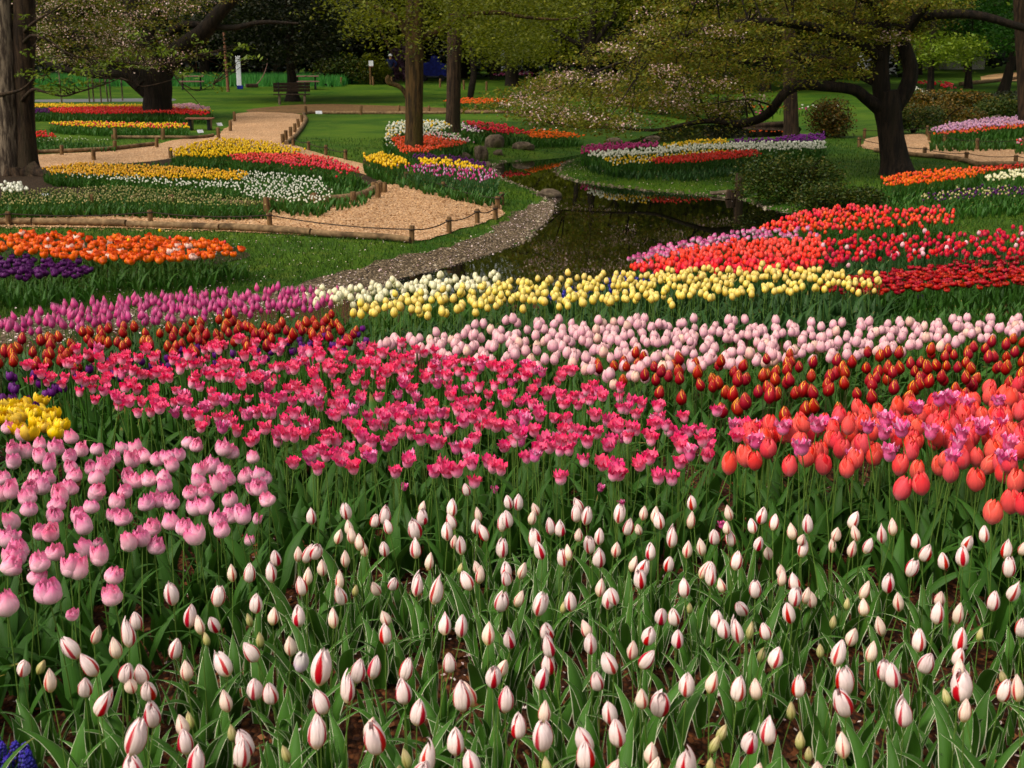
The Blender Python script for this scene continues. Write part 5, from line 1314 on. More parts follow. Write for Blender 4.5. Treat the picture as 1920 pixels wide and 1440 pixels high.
# beds on the right
bed("orange_tulip", "warm orange tulip beside the old cherry on the right lawn", [(1652, 334), (1700, 322), (1760, 318), (1830, 314), (1890, 312), (1840, 322), (1800, 332), (1720, 342), (1660, 346)], .42, 0.085, 'far', [('red_orange', .35), ('orange', .65)], sc=1.02, most=300, **FARB)
bed("dark_red_tulip", "dark red tulip behind the orange ones by the rope fence", [(1830, 312), (1880, 308), (1990, 306), (1990, 314), (1900, 316), (1840, 318)], .4, 0.104, 'far', [('dark_red', 1)], sc=1.02, most=120, **FARB)
bed("white_tulip", "creamy white tulip beside the orange ones on the right lawn", [(1845, 328), (1900, 318), (1990, 314), (1990, 326), (1890, 332), (1850, 336)], .4, 0.118, 'far', [('cream_white', 1)], sc=1.16, most=120, **FARB)
bed("purple_tulip", "dull purple tulip low before the orange bed", [(1720, 366), (1800, 352), (1990, 344), (1990, 358), (1880, 364), (1740, 374)], .3, 0.118, 'far', [('deep_purple', .6), ('bud', .4)], sc=0.84, most=150, **FARB)
foliage("tulip_leaves", "green leaves in front of the right orange bed", [(1652, 352), (1760, 348), (1990, 332), (1990, 376), (1800, 384), (1700, 384), (1655, 372)], .24, .15, 'far', 'leaf', 4)
bed("mauve_tulip", "pale mauve tulip in the back of the bed across the sandy path", [(1746, 242), (1790, 230), (1850, 222), (1990, 214), (1990, 226), (1850, 236), (1760, 246)], .46, 0.111, 'far', [('mauve', .7), ('pink_far', .3)], sc=1.21, most=200, **FARB)
bed("orange_tulip", "orange tulip in front of the mauve ones across the path", [(1746, 250), (1800, 240), (1860, 234), (1990, 228), (1990, 234), (1860, 242), (1780, 250)], .38, 0.126, 'far', [('orange', .5), ('rose', .5)], sc=1.12, most=150, **FARB)
foliage("tulip_leaves", "green leaves below the mauve and orange tulips", [(1744, 258), (1820, 254), (1990, 250), (1990, 258), (1820, 264), (1746, 264)], .3, .16, 'far', 'leaf', 4)
bed("pink_tulip", "pink tulip clump at the far right path edge", [(1902, 262), (1990, 256), (1990, 266), (1908, 268)], .36, 0.126, 'far', [('pink_far', .6), ('rose', .4)], sc=1.12, most=80, **FARB)
# far lawn beds
bed("double_orange_tulip", "far orange tulip strip at the foot of the thin curved trunk", [(830, 188), (870, 183), (950, 184), (960, 190), (900, 194), (860, 192)], .36, .2, 'fardouble', [('orange', .7), ('red_orange', .3)], sc=0.99, most=150, **FARB)
bed("magenta_tulip", "far magenta flower strip beneath the spring trees", [(916, 137), (950, 133), (1000, 134), (1000, 140), (930, 141)], .5, .5, 'fardouble', [('magenta', .7), ('mauve', .3)], sc=1.98, most=60, **FARB)
bed("orange_tulip", "far orange tulip row under the cherry limb", [(1388, 196), (1480, 195), (1480, 199), (1390, 200)], .4, .3, 'fardouble', [('orange', 1)], sc=1.26, most=100, **FARB)
bed("magenta_tulip", "far magenta tulip row under the cherry limb", [(1408, 202), (1520, 201), (1520, 205), (1410, 206)], .36, .3, 'fardouble', [('magenta', 1)], sc=1.26, most=100, **FARB)
bed("white_tulip", "far white tulip row between grey trunk and old cherry", [(1498, 197), (1560, 196), (1585, 199), (1560, 202), (1500, 202)], .4, .28, 'fardouble', [('white', 1)], sc=1.26, most=100, **FARB)
bed("red_tulip", "far red tulip ribbon on the hillside lawn", [(1705, 152), (1760, 153), (1785, 157), (1800, 164), (1780, 166), (1750, 158), (1705, 156)], .4, .55, 'fardouble', [('red', .6), ('rose', .4)], sc=2.16, most=160, **FARB)
bed("white_tulip", "far white tulip wedge beside the slim trunk", [(1706, 161), (1742, 172), (1740, 178), (1706, 166)], .4, .4, 'fardouble', [('white', 1)], sc=1.80, most=100, **FARB)
bed("red_tulip", "far dark red and yellow tulip row beside the slim trunk", [(1698, 179), (1742, 179), (1742, 185), (1700, 186)], .4, .32, 'fardouble', [('red', .55), ('amber', .45)], sc=1.53, most=120, **FARB)
# grape hyacinths in the front corner
for i in range(26):
    x, y = rng.uniform(-40, 62), rng.uniform(1400, 1460)
    if y < 1398 + (x - 20) * .7: continue
    p = gp(x, y, .08); t = thing("grape_hyacinth", "deep blue grape hyacinth in the front corner clump", "flower", p, 0, "blue grape hyacinths in the front corner")
    g = Geo(); g2 = Geo()
    h = rng.uniform(.07, .1)
    rod(g2, [(0, 0, 0), (rng.gauss(0, .008), 0, h * .5), (rng.gauss(0, .012), rng.gauss(0, .012), h)], .002, 5)
    link("stem", mesh("hyacinth_stem", g2, M['stem']), t)
    for k in range(46):
        f = (k + .5) / 46; a = k * 2.4; r_ = .013 * (1 - f) ** .6 + .002
        c = np.array([cos(a) * r_, sin(a) * r_, h - .035 + .055 * f])
        V = np.array([(1, 0, 0), (0, 1, 0), (-1, 0, 0), (0, -1, 0), (0, 0, 1), (0, 0, -1.2)], float) * .0045 + c
        g.add(V, [(0, 1, 4), (1, 2, 4), (2, 3, 4), (3, 0, 4), (1, 0, 5), (2, 1, 5), (3, 2, 5), (0, 3, 5)], np.full((6, 2), .5))
    link("bloom", mesh("hyacinth_bloom", g, PM['blue']), t)
    for k in range(4):
        q = rng.uniform(.4, .6); link("leaf", rng.choice(leaf_meshes('far', 'leaf')), t, None, (0, 0, rng.uniform(0, 6.28)), (q * .5, q * .35, q))
print(CNT, sum(CNT.values()))
# the same beds go on beyond both edges of the view
OUT = dict(most=0, parts=True)
bed("coral_tulip", "coral red tulips going on beyond the view", [(1990, 715), (2450, 655), (2560, 900), (1990, 905)], .47, .085, 'coral', [('coral', 1)], 'mid', 'leaf', 3, sc=1.1, **OUT)
bed("striped_tulip", "white and red tulips going on beyond the view", [(1960, 1010), (2560, 1010), (2900, 1480), (1960, 1480)], .35, .115, 'w', [('striped', .8), ('cream', .2)], 'margin', 'leaf_margin', 3, sc=.97, **OUT)
bed("striped_tulip", "white and red tulips going on left of the blue flowers", [(-40, 1260), (-520, 1260), (-640, 1480), (-60, 1480)], .35, .13, 'w', [('striped', .8), ('cream', .2)], 'margin', 'leaf_margin', 3, sc=.97, **OUT)
bed("double_pink_tulip", "double pink tulips going on beyond the view", [(-30, 800), (-480, 800), (-600, 1150), (-30, 1145)], .43, .1, 'double_pink', [('double_pink', 1)], 'mid', 'leaf', 3, **OUT)
bed("fringed_pink_tulip", "fringed pink tulips going on beyond the view", [(-10, 700), (-420, 690), (-460, 790), (-60, 790)], .5, .1, 'fuchsia', [('fuchsia', 1)], 'mid', 'leaf', 3, **OUT)
bed("flame_tulip", "flame edged tulips going on beyond the view", [(1970, 625), (2380, 588), (2420, 705), (1970, 728)], .47, .13, 'flame', [('flame', 1)], 'mid', 'leaf', 3, sc=1.3, **OUT)
bed("pale_pink_tulip", "pale pink tulips going on beyond the view", [(1970, 606), (2330, 588), (2330, 616), (1970, 628)], .45, .11, 'oval', [('pale_pink', 1)], 'mid', 'leaf', 3, sc=1.3, **OUT)
bed("dark_red_tulip", "dark red tulips going on beyond the view", [(1995, 478), (2260, 464), (2260, 508), (1995, 522)], .34, .11, 'lowred', [('dark_red', 1)], 'far', 'leaf', 3, sc=1.25, **OUT)
bed("rose_red_tulip", "rose red tulips going on beyond the view", [(1995, 425), (2260, 412), (2260, 462), (1995, 476)], .5, .115, 'oval', [('red_pink', 1)], 'far', 'leaf_grey', 3, sc=1.3, **OUT)
bed("pointed_magenta_tulip", "pointed magenta tulips going on beyond the view", [(-45, 605), (-380, 640), (-380, 658), (-45, 622)], .5, .11, 'lily', [('lily', 1)], 'mid', 'leaf_grey', 2, sc=1.05, **OUT)
# ------------------------------------------------------------------ log edgings, posts and ropes, furniture, stones, person
def post_geo(r, h):
    g = Geo()
    rod(g, [(0, 0, -.08), (0, 0, h * .5), (0, 0, h * .96), (0, 0, h)], [r, r, r * .97, r * .8], 12, 0, .05, 3)
    return g
PMH = {}
def post_mesh(r, h):
    k = (round(r, 3), round(h, 2))
    if k not in PMH: PMH[k] = mesh("post", post_geo(*k), M['post'])
    return PMH[k]
def rope_fence(label, pts, r, h, rope=True, sag=.04):
    P = [gp(*p) for p in pts]; b = P[len(P) // 2].copy()
    t = thing("rope_fence", label, "fence", b, 0, "low post and rope fences along the paths")
    for p in P:
        o = link("post", post_mesh(r, h * 1.0), t, p - b, (rng.gauss(0, .03), rng.gauss(0, .03), rng.uniform(0, 6)), (1, 1, rng.uniform(.93, 1.07)))
    if rope:
        g = Geo()
        for p, q in zip(P, P[1:]):
            k = np.linspace(0, 1, 9)[:, None]
            L = np.array(p) * (1 - k) + np.array(q) * k - np.array(b)
            L[:, 2] += h * .82 - sag * 4 * k[:, 0] * (1 - k[:, 0])
            rod(g, L, .008, 5, 0, 0, 1, False)
        for p in P:
            k = np.linspace(0, 2 * pi, 11)
            c = np.array(p - b)
            rod(g, np.column_stack([c[0] + np.cos(k) * (r + .006), c[1] + np.sin(k) * (r + .006), np.full(11, c[2] + h * .82)]), .008, 5, 0, 0, 1, False)
        link("rope", mesh("fence_rope", g, M['rope']), t)
    return t
def log_edge(label, pts, r, seglen=2.0, stubs=True, sm=True, z=.02):
    a = np.array([tuple(gp(*p)) for p in pts])
    a = spline(a, 8) if sm else a
    b = a[len(a) // 2].copy(); t = thing("log_edging", label, "edging", b, 0, "log edgings along the paths")
    d = np.concatenate([[0], np.cumsum(np.linalg.norm(np.diff(a, axis=0), axis=1))])
    n = max(1, int(d[-1] / seglen)); e = np.linspace(0, d[-1], n + 1)
    for i in range(n):
        s = np.linspace(e[i] + .012, e[i + 1] - .012, 7)
        P = np.column_stack([np.interp(s, d, a[:, k]) for k in range(3)])
        P[:, 2] = H(P[:, 0], P[:, 1]) + r * .75 + z + rng.gauss(0, .004)
        g = Geo(); rod(g, P - b, r * rng.uniform(.92, 1.06), 10, 0, .04, i)
        link("log", mesh("edging_log", g, M['log']), t)
        if stubs and i % 1 == 0:
            p = P[3] if i % 2 else P[0]
            link("stake", post_mesh(r * .8, r * 2.6), t, Vector(p[0:2]).to_3d() + Vector((0, -r * 1.1, float(H(p[0], p[1])))) - Vector(b), (0, 0, i))
log_edge("pale log edging along the lawn side of the chip path", [(-120, 422), (0, 423), (130, 424), (250, 427), (380, 431), (500, 437), (640, 447), (770, 457)], .045, 1.3, False)
log_edge("brown log edging round the island bed with stub posts", [(-120, 392), (0, 391), (60, 386), (150, 382), (240, 383), (320, 386), (430, 392), (490, 394), (540, 389), (600, 384), (660, 378), (695, 366), (712, 352)], .07, 1.5, True)
log_edge("log edging of the curved lawn behind the yellow tulips", [(537, 272), (550, 262), (560, 250), (568, 238), (574, 226), (574, 214), (640, 214), (760, 214), (900, 213), (1000, 212), (1060, 213)], .06, 2.2, False, z=.0)
log_edge("log edging of the small left bed beside the path", [(70, 290), (120, 288), (200, 284), (245, 279), (290, 274)], .05, 1.6, True)
log_edge("log edging of the left lawn bed by the low bench", [(212, 261), (270, 261), (330, 261), (372, 261), (400, 257)], .045, 1.6, True)
log_edge("weathered log edging below the right rope fence", [(1640, 286), (1690, 292), (1730, 296), (1780, 300), (1812, 306), (1830, 312), (1870, 312), (1930, 312), (1990, 314)], .05, 1.5, False)
log_edge("far thin log edging on the hillside by the sandy patch", [(1800, 161), (1850, 156), (1920, 148), (1990, 144)], .12, 6, False)
rope_fence("rope fence along the lawn side of the chip path to the gravel", [(-130, 424), (17, 424), (283, 421), (506, 427), (772, 455), (842, 437), (895, 419), (929, 412)], .034, .2)
rope_fence("row of brown posts along the island bed edging", [(-40, 394), (173, 395), (322, 396), (501, 402), (590, 391), (662, 386), (709, 372)], .045, .23, False)
rope_fence("pair of round posts at the rounded end of the island bed", [(713, 362), (721, 362)], .045, .18, False)
rope_fence("row of short posts between chip path and magenta tulips", [(685, 318), (722, 330), (763, 343), (831, 364), (933, 392), (941, 384)], .038, .2, True)
rope_fence("row of dark posts curving up between path and lawn", [(531, 270), (536, 263), (545, 257), (553, 249), (560, 240), (566, 230)], .05, .26, False)
rope_fence("row of low posts along the curved lawn", [(550, 274), (579, 282), (611, 291), (648, 300)], .04, .22, True)
rope_fence("thin posts along the straight log of the upper lawn", [(574, 215), (677, 215), (748, 213), (804, 213), (892, 212), (1000, 212)], .05, .3, False)
rope_fence("posts of the left lawn bed beside the path", [(116, 291), (216, 283), (294, 277), (176, 301), (320, 297)], .045, .24, False)
rope_fence("dark posts round the low bench corner", [(440, 228), (432, 246), (410, 260), (306, 262), (217, 262)], .05, .3, False)
rope_fence("rope fence along the sandy path by the right orange bed", [(1611, 276), (1733, 295), (1811, 304), (1904, 310), (1990, 314)], .045, .23)
rope_fence("rope fence on the inner side of the sandy path", [(1620, 260), (1738, 254), (1742, 264), (1770, 272), (1832, 281), (1918, 278)], .042, .26)
rope_fence("thin stakes along the far lawn path", [(640, 162), (700, 160), (735, 159), (825, 164), (870, 168), (912, 170), (1000, 166)], .06, .5, False)
rope_fence("two pale posts beside the far sandy patch", [(998, 162), (984, 168)], .06, .5, False)

def slat_bench(label, px, w, rz, seat_h=.42, back=True, mat=None, cat="bench", name="park_bench"):
    b = gp(*px); t = thing(name, label, cat, b, rz); m = mat or M['wood_dark']
    g = Geo()
    for i in range(4): box(g, (0, -.2 + i * .13, seat_h), (w, .115, .04))
    bevel_obj(link("seat", mesh("bench_seat", g, m, False), t), .008)
    if back:
        g = Geo(); R = np.array(Euler((radians(-12), 0, 0)).to_matrix())
        for i in range(3): box(g, (0, -.32 - i * .025, seat_h + .16 + i * .13), (w, .035, .12), 0, R)
        bevel_obj(link("backrest", mesh("bench_back", g, m, False), t), .008)
        for s in (-1, 1):
            g = Geo(); rod(g, [(s * w * .36, -.3, seat_h - .1), (s * w * .36, -.36, seat_h + .5)], .025, 8)
            link("back_support", mesh("bench_support", g, M['dark']), t)
    for s in (-1, 1):
        g = Geo(); box(g, (s * w * .34, 0, seat_h * .5 - .02), (.1, .42, seat_h))
        bevel_obj(link("leg", mesh("bench_leg", g, M['stone'] if back else M['dark'], False), t), .02)
    return t
slat_bench("dark slatted park bench with backrest under the dense evergreen", (548, 196), 1.55, pi + .15)
slat_bench("low backless reddish bench at the corner of the left lawn bed", (376, 244), .78, .1, .33, False, M['wood_red'])
def picnic_table(label, px, w):
    b = gp(*px); t = thing("picnic_table", label, "table", b, .2)
    g = Geo()
    for i in range(5): box(g, (0, -.32 + i * .16, .72), (w, .15, .05))
    bevel_obj(link("table_top", mesh("table_top", g, M['table_pink'], False), t), .01)
    for s in (-1, 1):
        g = Geo(); box(g, (0, s * .68, .44), (w, .28, .05)); bevel_obj(link("seat", mesh("table_seat", g, M['table_pink'], False), t), .01)
        g = Geo(); rod(g, [(s * w * .36, -.6, 0), (s * w * .36, .25, .7)], .04, 6); rod(g, [(s * w * .36, .6, 0), (s * w * .36, -.25, .7)], .04, 6)
        link("leg", mesh("table_leg", g, M['dark']), t)
picnic_table("faded pink picnic table with benches right of the old cherry", (360, 168), 1.35)
picnic_table("faded pink picnic table behind the park bench", (575, 168), 1.35)

b = gp(449, 167); t = thing("sign_pillar", "tall white sign pillar on a blue foot at the far lawn edge", "sign", b, .2)
g = Geo(); box(g, (0, 0, .95), (.26, .14, 1.7)); bevel_obj(link("panel", mesh("pillar_panel", g, M['white'], False), t), .02)
g = Geo(); box(g, (.04, 0, .1), (.34, .26, .2)); bevel_obj(link("foot", mesh("pillar_foot", g, M['blue_tarp'], False), t), .02)
b = gp(428, 172); t = thing("wooden_pole", "brown wooden pole beside the white sign pillar", "pole", b)
g = Geo(); rod(g, [(0, 0, -.1), (-.03, 0, 1.5), (-.06, 0, 3.1)], [.085, .078, .07], 10, 0, .05, 2); link("shaft", mesh("pole_shaft", g, M['wood_red']), t)
g = Geo(); rod(g, [(-.06, 0, 3.1), (-.06, 0, 3.16)], [.09, .04], 10); link("cap", mesh("pole_cap", g, M['grey_metal']), t)
b = gp(476, 164); t = thing("bent_cane", "pale bent bamboo cane curving up from the lawn edge", "cane", b)
g = Geo(); rod(g, spline([(0, 0, 0), (.5, 0, .55), (.8, 0, 1.2), (.85, 0, 1.6)], 6), np.linspace(.03, .012, 19), 6); link("cane", mesh("cane_shaft", g, M['table_pink']), t)
g = Geo(); box(g, (-.1, 0, .1), (.7, .4, .22), 0, rotz(.3)); bevel_obj(link("base", mesh("cane_base", g, M['bark_brown'], False), t), .05)
b = gp(695, 159); t = thing("notice_board", "small white notice board on a wooden post", "sign", b)
g = Geo(); rod(g, [(0, 0, 0), (0, 0, 1.35)], .06, 8); link("post", mesh("board_post", g, M['post']), t)
g = Geo(); box(g, (.06, -.05, 1.25), (.28, .04, .34)); bevel_obj(link("panel", mesh("board_panel", g, M['white'], False), t), .01)
g = Geo(); box(g, (.06, -.055, 1.08), (.28, .05, .05)); link("trim", mesh("board_trim", g, M['wood_red'], False), t)
for (px, col, lab, rz) in (((598, 219), 'white', "small white plant label at the corner of the curved lawn", .3), ((87, 384), 'white', "small pale plant label by the island bed edging", .1), ((1722, 588), 'dark', "small dark plant label in the leaves before the dark red tulips", .1), ((412, 243), 'white', "thin white plant label by the low bench", .9), ((376, 257), 'white', "thin white plant label at the head of the yellow tulips", .8)):
    b = gp(*px); y_ = b.y; w_ = 15 / ppm(y_) if col == 'dark' else 12 / ppm(y_)
    t = thing("plant_label", lab, "label", b, rz)
    g = Geo(); rod(g, [(0, 0, -.02), (0, 0, .14)], .004, 6); link("stake", mesh("label_stake", g, M['grey_metal']), t)
    g = Geo(); box(g, (0, -.01, .15), (w_, .01, w_ * .55), 0, np.array(Euler((radians(-35), 0, 0)).to_matrix())); bevel_obj(link("plate", mesh("label_plate", g, M[col], False), t), .002)

def boulder(label, px, s, seed, rz=0):
    b = gp(*px); R = np.random.default_rng(seed)
    bm = bmesh.new(); bmesh.ops.create_icosphere(bm, subdivisions=4, radius=1)
    k = R.normal(0, 1, (7, 3)); ph = R.random(7) * 6
    for v in bm.verts:
        c = np.array(v.co)
        d = 1 + sum(.07 * sin(2.2 * (k[i] @ c) + ph[i]) for i in range(7)) + .025 * sin(9 * c[0] + 7 * c[1] + ph[0]) * sin(8 * c[2] + ph[1])
        c = np.sign(c) * np.abs(c) ** .82 * d
        v.co = Vector((c[0] * s[0], c[1] * s[1], max(c[2], -.6) * s[2] + s[2] * .35))
    me = bpy.data.meshes.new("boulder"); bm.to_mesh(me); bm.free()
    for p in me.polygons: p.use_smooth = True
    me.materials.append(M['stone'])
    tag(link("boulder", me, None, b, (0, 0, rz)), label, "boulder", "boulders along the stream")
for a in (("large dark mossy boulder below the red drift above the stream", (928, 276), (0.236, 0.186, 0.204), 1), ("long flat pale boulder sloping down to the stream", (982, 280), (0.285, 0.136, 0.120), 2, -.2), ("steep tan boulder beside the dark purple tulips", (902, 300), (0.161, 0.149, 0.216), 3, .4),
          ("small rounded boulder in the grass above the stream", (935, 290), (0.112, 0.093, 0.090), 4), ("flat boulder behind the purple tulips", (872, 297), (0.136, 0.099, 0.096), 5), ("low wet boulder at the water line by the magenta drift", (908, 312), (0.155, 0.093, 0.084), 6), ("dark boulder lying half in the pond by the grass tip", (1030, 370), (0.186, 0.112, 0.090), 7),
          ("flat stone slab at the water edge by the stump", (1352, 364), (0.211, 0.099, 0.048), 8), ("flat stepping stone under the pond corner shrub", (1486, 352), (0.161, 0.093, 0.060), 9), ("small stone at the head of the pond island channel", (1150, 268), (0.186, 0.124, 0.096), 10), ("pale stone on the far channel bank", (1225, 262), (0.217, 0.124, 0.084), 11), ("grey stone among the shrubs behind the old cherry", (1868, 232), (0.186, 0.155, 0.192), 12)):
    boulder(*a)
b = gp(1385, 372); t = thing("wooden_stump", "short wooden stump post at the pond edge beside the shrub", "stump", b)
g = Geo(); rod(g, [(0, 0, -.1), (0, 0, .2), (.01, 0, .42)], [.085, .08, .078], 12, 0, .07, 4); link("post", mesh("stump_post", g, M['bark_brown']), t)
g = Geo(); rod(g, [(-.14, 0, 0), (-.12, 0, .14)], [.1, .085], 12, 0, .07, 5); link("root", mesh("stump_root", g, M['bark_brown']), t)
b = gp(1440, 244); t = thing("fallen_log", "dark log lying on the bank under the cherry limb", "log", b, .25)
g = Geo(); rod(g, spline([(-.9, 0, .1), (0, .1, .16), (1.0, 0, .24)], 5), np.linspace(.11, .08, 11), 10, 0, .08, 6); link("trunk", mesh("log_trunk", g, M['bark_brown']), t)
for i, px in enumerate([(168, 192), (176, 192), (190, 193), (203, 191), (208, 191), (230, 189), (116, 192)]):
    b = gp(*px); t = thing("garden_stake", "thin grey stake standing behind the left lawn bed", "stake", b, 0, "thin stakes behind the left lawn bed")
    g = Geo(); rod(g, [(0, 0, -.1), (rng.gauss(0, .03), 0, .9), (rng.gauss(0, .05), 0, 1.9)], [.035, .033, .03], 8, 0, .05, i); link("shaft", mesh("stake_shaft", g, M['bark_grey']), t)
    g = Geo(); rod(g, [(-.06, -.04, 1.3), (0, .045, 1.32), (.06, -.03, 1.3)], .012, 5); link("tie", mesh("stake_tie", g, M['rope']), t)

# net fence along the far meadow
P = [gp(x, 152) for x in range(60, 680, 62)]; b = P[4].copy()
t = thing("net_fence", "green net fence along the far meadow before the dark wood", "fence", b)
g = Geo()
for k in range(5):
    rod(g, [np.array(p - b) + np.array([0, 0, .25 + .3 * k]) for p in P], .014, 4, 0, 0, 1, False)
link("net", mesh("fence_net", g, M['net']), t)
for p in P:
    link("post", post_mesh(.04, 1.5), t, p - b)
# meadow of young green shoots behind the far lawn edge
n = 26000
y = NR.uniform(77, 86, n); x = NR.uniform(-36, -10, n); z = H(x, y)
V = np.stack([np.column_stack([x - .035, y, z]), np.column_stack([x + .035, y, z]), np.column_stack([x + NR.normal(0, .1, n), y + NR.normal(0, .1, n), z + NR.uniform(.3, .75, n)])], 1).reshape(-1, 3)
tag(link("meadow_grass", mesh("meadow_grass", Geo().add(V, np.arange(3 * n).reshape(-1, 3), np.repeat(np.column_stack([NR.random(n), np.zeros(n)]), 3, 0)), crown_mat("meadow_blade", [(30, 92, 34), (54, 128, 44), (74, 140, 56)], .3), False)), "tall green meadow shoots behind the far lawn edge", "grass", None, "stuff")

# blue covered trailer, buildings far back
b = gp(812, 152); t = thing("covered_trailer", "blue tarpaulin covered trailer behind the mossy trunk", "trailer", b)
W_ = 1.9
g = Geo(); prof = [(-.5, .35), (-.5, 1.0), (-.46, 1.15), (-.1, 1.25), (-.04, 1.6), (.06, 1.66), (.2, 1.58), (.26, 1.2), (.46, 1.1), (.5, .95), (.5, .35)]
V = []; nx = 9
for i in range(nx):
    yy = -.6 + 1.2 * i / (nx - 1); f = 1 - .06 * abs(yy) ** 2
    V += [(p[0] * W_ * f, yy, .35 + (p[1] - .35) * (1 - .1 * (abs(yy) > .55)) + .02 * sin(i * 2.3 + p[0] * 9)) for p in prof]
g.add(V, quads(len(prof), nx), np.zeros((len(V), 2)))
for s, yy in ((0, -.6), ((nx - 1) * len(prof), .6)):
    ring = np.array(V[s:s + len(prof)]); c = ring.mean(0); VV = np.vstack([ring, c]); n_ = len(prof)
    g.add(VV, [(i, (i + 1) % n_, n_) for i in range(n_)], np.zeros((n_ + 1, 2)))
link("tarpaulin", mesh("trailer_tarp", g, M['blue_tarp'], False), t)
for s in (-1, 1):
    for e in (-1, 1):
        g = Geo(); rod(g, [(s * .6, e * .55 - .06, .22), (s * .6, e * .55 + .06, .22)], .22, 14); link("wheel", mesh("trailer_wheel", g, M['dark']), t)
g = Geo(); box(g, (0, 0, .3), (2.1, 1.0, .08)); link("bed", mesh("trailer_bed", g, M['grey_metal'], False), t)
def house(label, px, y, w, d, h, rz, wall='wall', cat="building"):
    x = (px - 960) / F * y; b = Vector((x, y, float(H(x, y)) - .05)); t = thing("garden_building", label, cat, b, rz)
    g = Geo(); box(g, (0, 0, h / 2), (w, d, h)); link("wall", mesh("house_wall", g, M[wall], False), t)
    g = Geo(); V = [(-w * .56, -d * .6, h), (w * .56, -d * .6, h), (w * .56, d * .6, h), (-w * .56, d * .6, h), (-w * .5, 0, h + .9), (w * .5, 0, h + .9)]
    g.add(V, [(0, 1, 5, 4), (2, 3, 4, 5)], np.zeros((6, 2))); g.add(V, [(1, 2, 5), (3, 0, 4), (0, 3, 2), (0, 2, 1)], np.zeros((6, 2)))
    link("roof", mesh("house_roof", g, M['roof'], False), t)
    for i in range(max(1, int(w / 2))):
        g = Geo(); box(g, (-w * .5 + (i + .5) * w / max(1, int(w / 2)), -d / 2 - .01, h * .55), (.9, .06, .9)); f = link("window", mesh("house_window", g, M['dark'], False), t)
        g = Geo(); box(g, (-w * .5 + (i + .5) * w / max(1, int(w / 2)), -d / 2 - .03, h * .55), (.06, .06, .96)); link("frame", mesh("house_frame", g, M['white'], False), f)
house("small white hut seen between far trunks by the magenta strip", 975, 112, 3.0, 3, 2.4, .1, 'white')
house("white building corner glimpsed left of the old cherry trunk", 1624, 112, 2.6, 4, 3.0, -.1, 'white')
house("low grey roofed shelter beyond the hillside lawn", 1715, 128, 3.0, 3, 1.5, .05)
house("low grey roofed shelter with white car port farther along the hillside", 1775, 126, 3.6, 3, 1.3, .05)
house("pale building glimpsed through the left cherry crown", 85, 120, 8.0, 6, 3.6, .1)

# person on the far lawn: white helmet, dark blue jacket, seen from behind, hands on hips
b = gp(733, 157); pt = thing("person", "person seen from behind in dark blue jacket and white helmet standing on the far lawn", "person", b, 0)
J = {'pel': (0, 0, .93, .145), 'waist': (0, 0, 1.08, .135), 'chest': (0, 0, 1.3, .17), 'neck0': (0, 0, 1.47, .085), 'neck': (0, -.01, 1.53, .058), 'head0': (0, .02, 1.6, .085), 'head': (0, .02, 1.68, .095), 'headt': (0, .01, 1.75, .065), 'nose': (0, .115, 1.645, .018)}
E = [('pel', 'waist'), ('waist', 'chest'), ('chest', 'neck0'), ('neck0', 'neck'), ('neck', 'head0'), ('head0', 'head'), ('head', 'headt'), ('head', 'nose')]
for s, k in ((-1, 'l'), (1, 'r')):
    J.update({k + 'ear': (s * .09, .01, 1.65, .02), k + 'hip': (s * .1, 0, .88, .095), k + 'knee': (s * .12, .02, .48, .06), k + 'ank': (s * .13, -.01, .09, .042), k + 'toe': (s * .15, .13, .035, .036), k + 'sh': (s * .2, 0, 1.42, .07), k + 'el': (s * .4, -.04, 1.19, .048), k + 'wr': (s * .24, .05, 1.0, .034), k + 'palm': (s * .19, .09, .985, .03)})
    E += [('head', k + 'ear'), ('pel', k + 'hip'), (k + 'hip', k + 'knee'), (k + 'knee', k + 'ank'), (k + 'ank', k + 'toe'), ('chest', k + 'sh'), (k + 'sh', k + 'el'), (k + 'el', k + 'wr'), (k + 'wr', k + 'palm')]
    for f in range(4):
        J[k + 'f%d' % f] = (s * (.15 - .012 * f), .125 + .006 * f, 1.005 - .02 * f, .0095); J[k + 'g%d' % f] = (s * (.115 - .008 * f), .14, .995 - .02 * f, .0085)
        E += [(k + 'palm', k + 'f%d' % f), (k + 'f%d' % f, k + 'g%d' % f)]
    J[k + 'th'] = (s * .2, .03, .96, .011); J[k + 'th2'] = (s * .16, -.01, .955, .009)
    E += [(k + 'palm', k + 'th'), (k + 'th', k + 'th2')]
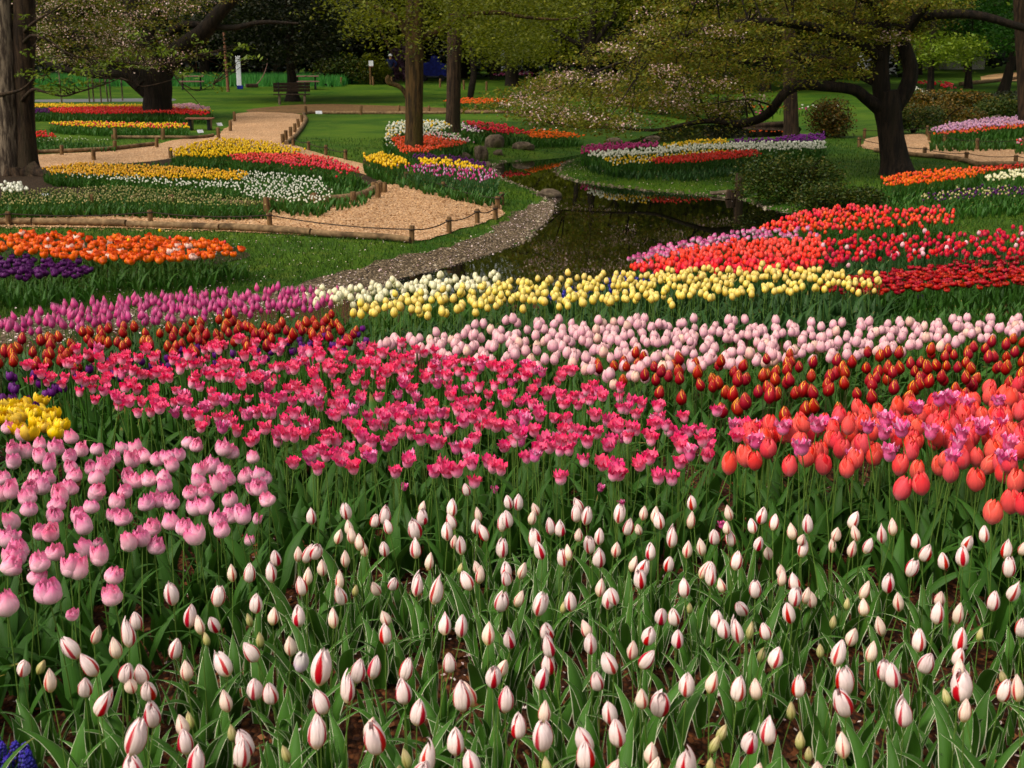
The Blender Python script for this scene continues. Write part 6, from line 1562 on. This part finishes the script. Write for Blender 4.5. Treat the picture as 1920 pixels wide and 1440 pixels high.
def skin(name, J, E, root, mats, parent, paint=None):
    ks = list(J); me = bpy.data.meshes.new(name)
    me.from_pydata([J[k][:3] for k in ks], [(ks.index(a), ks.index(c)) for a, c in E], [])
    o = link(name, me, parent)
    o.modifiers.new("skin", 'SKIN'); o.modifiers["skin"].use_smooth_shade = True
    sk = me.skin_vertices[0].data
    for i, k in enumerate(ks): sk[i].radius = (J[k][3], J[k][3])
    sk[ks.index(root)].use_root = True
    o.modifiers.new("sub", 'SUBSURF').levels = 1; o.modifiers["sub"].render_levels = 2
    me.materials.append(mats)
    return o
M['skin'] = rough_mat("skin", (168, 122, 94), (186, 138, 108), 20., None, .1)
M['navy'] = rough_mat("navy_cloth", (18, 26, 62), (30, 40, 88), 12., (34, 52, 56), .4)
M['trouser'] = rough_mat("dark_trousers", (18, 22, 24), (32, 38, 38), 12., None, .4)
skin("body", J, E, 'pel', M['skin'], pt)
def grown(keys, ed, root, extra, name, mat):
    skin(name, {k: J[k][:3] + (J[k][3] + extra,) for k in keys}, ed, root, mat, pt)
jk = ['pel', 'waist', 'chest', 'neck0', 'lsh', 'lel', 'lwr', 'rsh', 'rel', 'rwr']
grown(jk, [e for e in E if e[0] in jk and e[1] in jk], 'chest', .022, "jacket", M['navy'])
tk = ['pel', 'lhip', 'lknee', 'lank', 'rhip', 'rknee', 'rank']
grown(tk, [e for e in E if e[0] in tk and e[1] in tk], 'pel', .016, "trousers", M['trouser'])
for s in (-1, 1):
    g = Geo(); rod(g, [(s * .13, -.06, .045), (s * .135, 0, .06), (s * .15, .1, .05), (s * .155, .18, .03)], [.04, .055, .05, .03], 10); link("shoe", mesh("shoe", g, M['dark']), pt)
g = Geo(); k = np.linspace(0, 1, 8)
V, Fq, U = tube(np.column_stack([k * 0, np.full(8, .015), 1.69 + .125 * np.sin(k * pi / 2)]), .128 * np.cos(k * pi / 2 * .985), 16); g.add(V, Fq, U)
V, Fq, U = tube([(0, .03, 1.685), (0, .03, 1.70)], [.155, .13], 16); g.add(V, Fq, U)
link("helmet", mesh("helmet", g, M['white']), pt)
